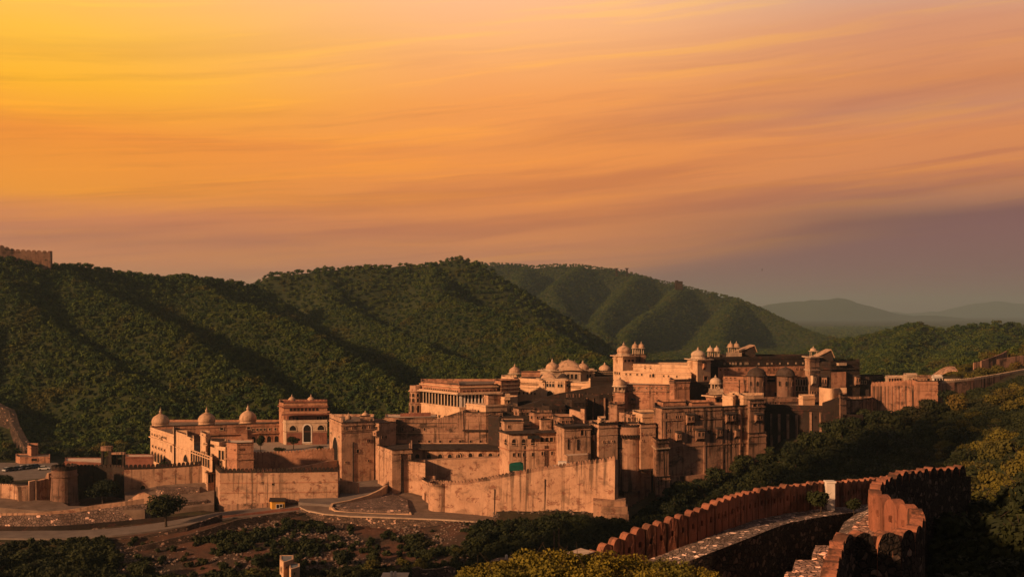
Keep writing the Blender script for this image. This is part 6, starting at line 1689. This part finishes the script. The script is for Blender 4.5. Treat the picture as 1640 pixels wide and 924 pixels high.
def wood(kinds, n, pxr, Yr, spacing, sc, label, group, keep=None, dz=-.2, cat='tree'):
    x, Y, z, px = grow(n * 14, pxr, Yr, keep, spacing)
    i = rng.permutation(len(x))[:n]
    for k in i:
        kd = kinds[int(rng.integers(len(kinds)))]
        s_ = sc[0] + (sc[1] - sc[0]) * rng.random() ** 1.4
        kd.put(x[k], Y[k], z[k] + dz, s_, label, group, cat, sz=.8 + .4 * rng.random())
wood(SHR, 95, (1060, 1530), (225, 326), 5.0, (1.0, 1.9), 'dark scrub tree in the shaded gully under the great outer walls', 'trees in the shaded gully', lambda p, y, x: (y < 292) | (p > 1228))
wood(SHR + OLI[:1], 55, (1040, 1560), (135, 225), 5.5, (0.8, 1.5), 'dull green scrub tree on the gully floor behind the merlon wall', 'trees on the gully floor')
for k, px in enumerate(range(1062, 1236, 12)):
    kd = SHR[k % 3]; Y_ = 287 + (px - 1062) * .105 + (k % 3) * 2.0
    place(kd, px, Y_, .8 + .25 * (k % 4), 'dark bush along the foot of the great streaked outer wall', 'bushes at the great wall foot', 'bush')
wood(OLI + FARY, 46, (1440, 1720), (130, 300), 6.0, (0.9, 1.7), 'olive tree on the slope at the right edge below the ridge wall', 'trees on the right slope', lambda p, y, x: p > 1480 + (y - 130) * .25)
wood(FARY + OLI[:1], 34, (1500, 1720), (84, 130), 4.2, (0.55, 1.05), 'yellow green tree on the near slope at the right edge', 'trees right of the merlon wall', lambda p, y, x: p > 1545 + (130 - y) * .3)
wood(SHR, 40, (1430, 1760), (46, 90), 3.0, (0.5, 1.0), 'dark bush in the shade outside the bastion wall', 'dark bushes outside the bastion', lambda p, y, x: p > 1505 + np.clip(84 - y, 0, 40) * .4, cat='bush')
wood(FARY + OLI, 85, (1440, 1760), (340, 396), 3.0, (0.7, 1.4), 'rust and yellow tree on the sunlit upper hill behind the ridge wall', 'trees on the upper right hill')
wood(SHR + OLI[:1], 40, (330, 1000), (206, 246), 6.0, (0.6, 1.3), 'dark green scrub tree at the bottom of the bare slope', 'trees at the foot of the slope', lambda p, y, x: rng.random(len(p)) < np.where(p > 560, .9, .35))
wood(SHR, 26, (-60, 240), (206, 250), 6.0, (0.7, 1.5), 'dark scrub tree below the curving road on the left', 'trees below the road')
wood(SHR, 22, (760, 985), (240, 262), 4.5, (0.6, 1.1), 'dark bush on the overgrown bank below the ramp rampart', 'bushes below the ramp rampart', cat='bush')
wood(SHR + OLI, 30, (-80, 225), (396, 430), 5.0, (0.9, 1.5), 'dark tree at the foot of the wooded hill behind the car park', 'trees behind the car park')
# the yellow bushes in front
for k, (px, Y, top, sc) in enumerate(((765, 57, 908, .75), (800, 58, 897, .9), (842, 59, 889, .95), (888, 60, 883, 1.0), (930, 61, 886, .95), (972, 61, 890, .95), (1012, 62, 893, .9), (1052, 62, 898, .9), (1092, 62, 905, .85), (1128, 62, 912, .7), (740, 56, 920, .6), (870, 55, 905, .9), (950, 55, 908, .9), (1030, 56, 914, .85), (1085, 57, 920, .8), (805, 54, 915, .8))):
    kd = YEL_[k % 3]
    zt = Zp(top, Y)
    kd.put(Xp(px, Y), Y, zt - 1.75 * sc, sc, 'bright yellow green bush in the foreground at the bottom edge', 'yellow bushes in the foreground', 'bush')
for px, Y, sc in ((1105, 120, .9), (1130, 124, 1.0), (1085, 118, .8), (1160, 126, .9)):
    place(FARY[0], px, Y, sc, 'yellow green tree poking up behind the descending merlon wall', 'yellow trees behind the merlon wall')

# ------------------------------------------------------------------ small things
def car_kind(paintm):
    mb = MB()
    sec = [(-2.0, .35, .62), (-1.95, .35, .80), (-1.2, .32, .92), (1.1, .32, .95), (1.9, .34, .82), (2.05, .38, .6)]
    vs = []; 
    for x_, z0, z1 in sec: vs += [(x_, -.82, z0), (x_, -.82, z1), (x_, .82, z1), (x_, .82, z0)]
    fs = [(i * 4 + j, (i + 1) * 4 + j, (i + 1) * 4 + (j + 1) % 4, i * 4 + (j + 1) % 4) for i in range(5) for j in range(4)] + [(0, 1, 2, 3), (20, 23, 22, 21)]
    mb.add(vs, fs)
    cab = [(-1.75, .9, .74), (-1.2, 1.42, .62), (.35, 1.46, .62), (1.15, .93, .74)]
    roofm = MB(); gl = MB()
    vs = []
    for x_, z_, hw in cab: vs += [(x_, -hw, z_), (x_, hw, z_)]
    gl.add(vs, [(0, 2, 3, 1), (4, 6, 7, 5), (0, 6, 4, 2), (1, 3, 5, 7)])
    roofm.prism([(-1.22, -.63), (.37, -.63), (.37, .63), (-1.22, .63)], 1.43, 1.5)
    wl = MB().tube((0, -.09, 0), (0, .09, 0), .31, .31, 14)
    return mb, gl, roofm, wl
def put_car(px, Y, z, rz, paintm, label):
    t = thing('parked_car', (Xp(px, Y), Y, z), label, 'car', 'cars in the car park')
    t.rotation_euler.z = rz
    mb, gl, rf, wl = car_kind(paintm)
    for nm, m_, mt in (('body', mb, paintm), ('window', gl, GLASS), ('roof', rf, paintm)):
        me = bpy.data.meshes.new(nm); me.from_pydata(m_.v, [], m_.f); me.materials.append(mt); me.update()
        o = bpy.data.objects.new(nm, me); COL.objects.link(o); o.parent = t
    me = bpy.data.meshes.new('wheel'); me.from_pydata(wl.v, [], wl.f); me.materials.append(TYRE); me.update()
    for sx in (-1.25, 1.3):
        for sy in (-.78, .78):
            o = bpy.data.objects.new('wheel', me); COL.objects.link(o); o.parent = t; o.location = (sx, sy, .31)
put_car(70.5, 372, 42.8, .35, CARP[0], 'white parked car standing alone at the right end of the car park row')
for k, (px, Y, ci_, lb) in enumerate(((13, 369, 2, 'silver parked car at the left end of the row in the car park'), (18.5, 370, 3, 'black parked car next to the silver one in the car park'), (24, 371, 1, 'grey parked car between a black and a blue one in the car park'), (29.5, 372, 4, 'blue parked car in the middle of the car park row'),
        (35, 373, 0, 'white parked car in the middle of the row between blue and black cars'), (40.5, 374, 3, 'black parked car right of the middle white one'), (46, 375, 2, 'silver parked car in the row, nearest the ruined platform steps'), (51.5, 376, 1, 'dark grey parked car second from the right end of the row'), (57, 377, 4, 'dark blue parked car at the right end of the tight row'))):
    put_car(px, Y, 42.8, 1.2, CARP[ci_], lb)

b = block('yellow_booth', 'small yellow painted booth with a black flat roof at the roadside', 'booth', [(432.5, 288.5), (435.5, 286), (456, 287)], 803, 44, 3.0, YEL, ROOFD, ci=1, par=.1, cornice=False)
MB().prism([(Xp(431, 285.6), 285.6), (Xp(457.5, 286.6), 286.6), (Xp(458, 290.5), 290.5), (Xp(432, 290.8), 290.8)], b.z1 + .01, b.z1 + .3).build('roof_slab', ROOFD, b.root)
wins(b, 1, (445,), 810.5, 4.5, 6, False, WHITE, 'door'); wins(b, 1, (450,), 809.5, 3.5, 4, False, WHITE)
b = block('pale_cottage', 'little pale cottage with bluish sheet roof at the bottom edge of the slope', 'cottage', [(448, 236), (454, 233), (470, 236)], 900, 36, 4, PLB, BLUEM, ci=1, par=.1, cornice=False)
wins(b, 0, (451,), 911, 2.4, 7, False, PLB, 'door'); wins(b, 1, (459,), 908, 2, 3, False, PLB)
b = block('lean_to', 'small pale lean to with one window beside the bluish roofed cottage', 'cottage', [(463, 232), (466, 230.5), (480, 233)], 911, 36, 3, PLB, BLUEM, ci=1, par=.1, cornice=False)
wins(b, 1, (471,), 918, 2.4, 4, False, PLB)
def tank(px, py0, py1, Y, w, label):
    t = thing('water_tank', P(px, py1, Y), label, 'water tank')
    h = Zp(py0, Y) - Zp(py1, Y); r = w * Y / F / 2; c = P(px, py1, Y)
    MB().lathe(c, [(r * .95, 0), (r, .06), (r, h * .25), (r * .96, h * .27), (r, h * .30), (r, h * .55), (r * .96, h * .57), (r, h * .6), (r, h * .82), (r * .7, h * .93), (r * .35, h * .95)], 20).build('barrel', WHITE, t)
    MB().lathe(c + Vector((0, 0, h * .95)), [(r * .36, 0), (r * .36, h * .05), (r * .1, h * .06)], 16).build('lid', WHITE, t)
tank(627, 914, 922, 214, 4.6, 'white water tank left of its twin at the bottom edge'); tank(633, 914, 922, 214, 4.6, 'white water tank next to the dark ruin, right of its twin'); tank(811, 887.5, 895, 214, 4.6, 'single white water tank on a pale rock above the yellow bushes')
t = thing('tank_house', P(631, 926, 214), 'flat roofed dark house bearing two white water tanks at the bottom edge', 'house')
c = P(632, 922, 214); MB().box((c.x, c.y + .5), (1, 0), (0, 1), 2.6, 2.2, c.z - 5, c.z).build('wall', PLW, t); MB().box((c.x, c.y + .5), (1, 0), (0, 1), 2.8, 2.4, c.z + .004, c.z + .02).build('roof', ROOFP, t)
c = P(811, 895.5, 214); t = thing('pale_rock', c, 'flat pale rock ledge carrying a single white water tank', 'rock')
MB().lathe((c.x, c.y, c.z - 3), [(7.5, -4), (5.5, 0), (4.2, 1.6), (3.2, 2.7), (2.0, 3.0)], 11).build('rock', COBB, t)
r_ = rampart('bottom_ruin', 'broken dark rubble walls of a roofless ruin at the bottom edge', [(660, 910, 216), (668, 908, 216), (678, 912, 216), (700, 911, 215.5), (722, 907, 215), (730, 909, 218)], 33, .8, RUBM, cat='ruin')
t = thing('white_roof_hut', P(922, 890, 70.5), 'low hut with a pale flat sheet roof beside the yellow bushes', 'hut')
MB().add([tuple(P(905, 885, 70.5)), tuple(P(926, 890.5, 67.5)), tuple(P(952, 883, 69.8)), tuple(P(930, 877, 73.5)), tuple(P(905, 886.3, 70.5)), tuple(P(926, 892, 67.5)), tuple(P(952, 884.2, 69.8)), tuple(P(930, 878, 73.5))], [(0, 1, 2, 3), (7, 6, 5, 4), (0, 4, 5, 1), (1, 5, 6, 2), (2, 6, 7, 3), (3, 7, 4, 0)]).build('roof', ROOFP, t)
q = [P(909, 0, 70.5), P(926, 0, 68.2), P(948, 0, 70), P(930, 0, 72.8)]
MB().prism([(v.x, v.y) for v in q], 78, [Zp(887.5, 70.5), Zp(893, 68.2), Zp(885.6, 70), Zp(879, 72.8)]).build('wall', PLW, t)
for px, top, lb in ((886.5, 850, 'bare wooden pole, left of a pair behind the yellow bushes'), (894, 846, 'bare wooden pole, right of a pair behind the yellow bushes')):
    t = thing('wooden_pole', P(px, 890, 150), lb, 'pole'); a = P(px, 884, 150)
    MB().tube((a.x, a.y, tz(a.x, a.y) - 1), (a.x + .1, a.y, Zp(top, 150)), .16, .11, 8).build('shaft', WOOD, t)
# concrete props under the road
for px0, px1, py0, py1, lb in ((98, 90, 876, 890, 'short pale leaning concrete prop, leftmost under the lower road'), (117, 108, 876, 905, 'long pale leaning concrete prop in the middle under the lower road'), (131, 131, 876, 902, 'pale concrete prop nearest the bare slope under the lower road')):
    t = thing('concrete_prop', P(px1, py1, 256), lb, 'prop')
    a = P(px0, py0, 259); c = P(px1, py1, 252); wd = .75
    MB().add([(a.x - wd, a.y, a.z), (a.x + wd, a.y, a.z), (c.x + wd, c.y, c.z), (c.x - wd, c.y, c.z), (a.x - wd, a.y + .9, a.z - .8), (a.x + wd, a.y + .9, a.z - .8), (c.x + wd, c.y + .9, c.z - .8), (c.x - wd, c.y + .9, c.z - .8)], [(0, 1, 2, 3)[::-1], (4, 5, 6, 7), (0, 4, 5, 1)[::-1], (1, 5, 6, 2)[::-1], (2, 6, 7, 3)[::-1], (3, 7, 4, 0)[::-1]]).build('beam', COBB, t)
    tag(t, cat='prop')
t = thing('traffic_cone', P(542, 794, 296), 'tiny red traffic cone on the road below the gate tower', 'traffic cone'); c = P(542, 795, 296)
MB().box((c.x, c.y), (1, 0), (0, 1), .35, .35, c.z, c.z + .08).build('base', CONEM, t); MB().lathe((c.x, c.y, c.z + .08), [(.26, 0), (.05, .85)], 12).build('cone', CONEM, t)
# lorries on the ramp terrace
t = thing('covered_lorry', P(827, 756, 287), 'lorry under a dark green tarpaulin parked on the ramp terrace', 'lorry')
c = P(827, 756.5, 287); zb_ = Zp(755.5, 287)
vs = []
L_ = 23 * 287 / F / 2
for s_, hh in ((-1, 1.5), (-.8, 1.95), (0, 2.2), (.6, 2.3), (.92, 2.0), (1, 1.2)):
    for yy, k in ((-1.3, 0), (-1.15, .75), (-.5, 1), (.5, 1), (1.15, .75), (1.3, 0)): vs.append((c.x + s_ * L_, c.y + yy, zb_ + .5 + (hh * k if k else 0)))
MB().add(vs, [(i * 6 + j, (i + 1) * 6 + j, (i + 1) * 6 + j + 1, i * 6 + j + 1) for i in range(5) for j in range(5)] + [(0, 1, 2, 3, 4, 5), (35, 34, 33, 32, 31, 30)]).build('tarpaulin', GREENT, t)
for sx in (-.7, .7):
    for sy in (-1.0, 1.0): MB().tube((c.x + sx * L_, c.y + sy - .12, zb_ + .38), (c.x + sx * L_, c.y + sy + .12, zb_ + .38), .45, .45, 14).build('wheel', TYRE, t)
t = thing('white_truck', P(900, 748, 284), 'small white box truck parked at the end of the ramp terrace', 'truck')
c = P(900.5, 748, 285); zb_ = Zp(748.5, 285); L_ = 13 * 285 / F / 2
MB().box((c.x, c.y), (1, 0), (0, 1), L_, .95, zb_ + .5, zb_ + 1.75).build('box', WHITE, t); MB().box((c.x + L_ + .45, c.y), (1, 0), (0, 1), .42, .85, zb_ + .4, zb_ + 1.4).build('cab', WHITE, t); MB().box((c.x + L_ + .62, c.y), (1, 0), (0, 1), .27, .87, zb_ + .95, zb_ + 1.3).build('window', GLASS, t)
for sx in (-.6, .75):
    for sy in (-.85, .85): MB().tube((c.x + sx * L_, c.y + sy - .1, zb_ + .32), (c.x + sx * L_, c.y + sy + .1, zb_ + .32), .34, .34, 14).build('wheel', TYRE, t)
t = thing('white_crate', P(889.5, 748, 284), 'small white crate left of the white truck', 'crate'); c = P(889.5, 748.5, 284)
MB().box((c.x, c.y), (1, 0), (0, 1), .3, .3, c.z, c.z + .6).build('body', WHITE, t); MB().box((c.x, c.y), (1, 0), (0, 1), .34, .34, c.z + .604, c.z + .68).build('lid', WHITE, t)
# a bird over the far ridge
t = thing('bird', P(1220.5, 433, 300), 'tiny dark bird flying high in the mauve sky', 'bird'); c = P(1220.5, 433, 300)
MB().lathe((c.x, c.y, c.z - .15), [(.02, 0), (.07, .08), (.08, .2), (.03, .34)], 8).build('body', TYRE, t)
for s_ in (-1, 1): MB().add([(c.x, c.y - .05, c.z), (c.x + .1 * s_, c.y - .06, c.z + .5), (c.x + .05 * s_, c.y + .2, c.z + .55), (c.x, c.y + .15, c.z), (c.x, c.y - .05, c.z - .02), (c.x + .1 * s_, c.y - .06, c.z + .48), (c.x + .05 * s_, c.y + .2, c.z + .53), (c.x, c.y + .15, c.z - .02)], [(0, 1, 2, 3), (7, 6, 5, 4), (0, 4, 5, 1), (1, 5, 6, 2), (2, 6, 7, 3)]).build('wing', TYRE, t)
# fallen stones on the bare slope and along the foot of the walls
def rocks(name, label, n, pxr, Yr, keep, size):
    u = rng.random(n); Y = Yr[0] + (Yr[1] - Yr[0]) * u; px = pxr[0] + (pxr[1] - pxr[0]) * rng.random(n); x = (px - CX) / F * Y
    ok = keep(px, Y, x); x, Y = x[ok], Y[ok]; z = terr(x, Y)
    ico = [(0, 0, 1), (.9, 0, .3), (.3, .85, .35), (-.75, .5, .3), (-.7, -.55, .35), (.3, -.9, .3), (0, 0, -.6)]
    fc = [(0, 1, 2), (0, 2, 3), (0, 3, 4), (0, 4, 5), (0, 5, 1), (6, 2, 1), (6, 3, 2), (6, 4, 3), (6, 5, 4), (6, 1, 5)]
    mb = MB(); rr = random.Random(3)
    for a, b_, c in zip(x, Y, z):
        s_ = size * (.4 + rr.random() ** 3 * 1.6); an = rr.random() * 6.28; ca, sa = math.cos(an), math.sin(an); fl = .5 + .5 * rr.random()
        mb.add([(a + (p[0] * ca - p[1] * sa * fl) * s_, b_ + (p[0] * sa + p[1] * ca * fl) * s_, c + p[2] * s_ * fl) for p in ico], fc)
    o = mb.build(name, STONES)
    tag(o, label, 'rubble', None, 'stuff')
STONES = simple('loose_stone', (0.20, 0.145, 0.11, 1), (0.09, 0.065, 0.052, 1), .9)
rocks('rubble', 'scattered pale fallen stones over the bare red slope', 14000, (150, 900), (216, 276), lambda p, y, x: vnoise(x / 7, y / 7, 31) + .35 * np.exp(-((p - 470 - (276 - y) * 1.0) / 60) ** 2) + .3 * np.exp(-((p - 600) / 60) ** 2) * (y < 250) > .12, .36)

rocks('wall_foot_rubble', 'fallen pale stones along the foot of the ramp rampart', 420, (690, 1000), (262, 282), lambda p, y, x: np.abs(y - (281.0 - (p - 700) * .045)) < 2.2, .42)
# ------------------------------------------------------------------ haze: the evening air between the hills
def haze_box(dens):
    zlo = min(v.co.z for v in GROUND.data.vertices) - 1.0
    mb = MB().prism([(-30000, -60), (30000, -60), (30000, 23500), (-30000, 23500)], zlo, 420.0)
    m = bpy.data.materials.new('haze')
    m.use_nodes = True
    k = NT(m.node_tree); k.n.clear()
    v = k.new('ShaderNodeVolumePrincipled')
    v.inputs['Color'].default_value = (0.55, 0.82, 0.92, 1)
    v.inputs['Density'].default_value = dens
    v.inputs['Anisotropy'].default_value = 0.35
    o = k.new('ShaderNodeOutputMaterial'); k.link(v.outputs[0], o.inputs['Volume'])
    ob = mb.build('haze', m)
    tag(ob, 'thin evening haze that pales the far hills', 'haze', None, 'stuff')
haze_box(0.00010)
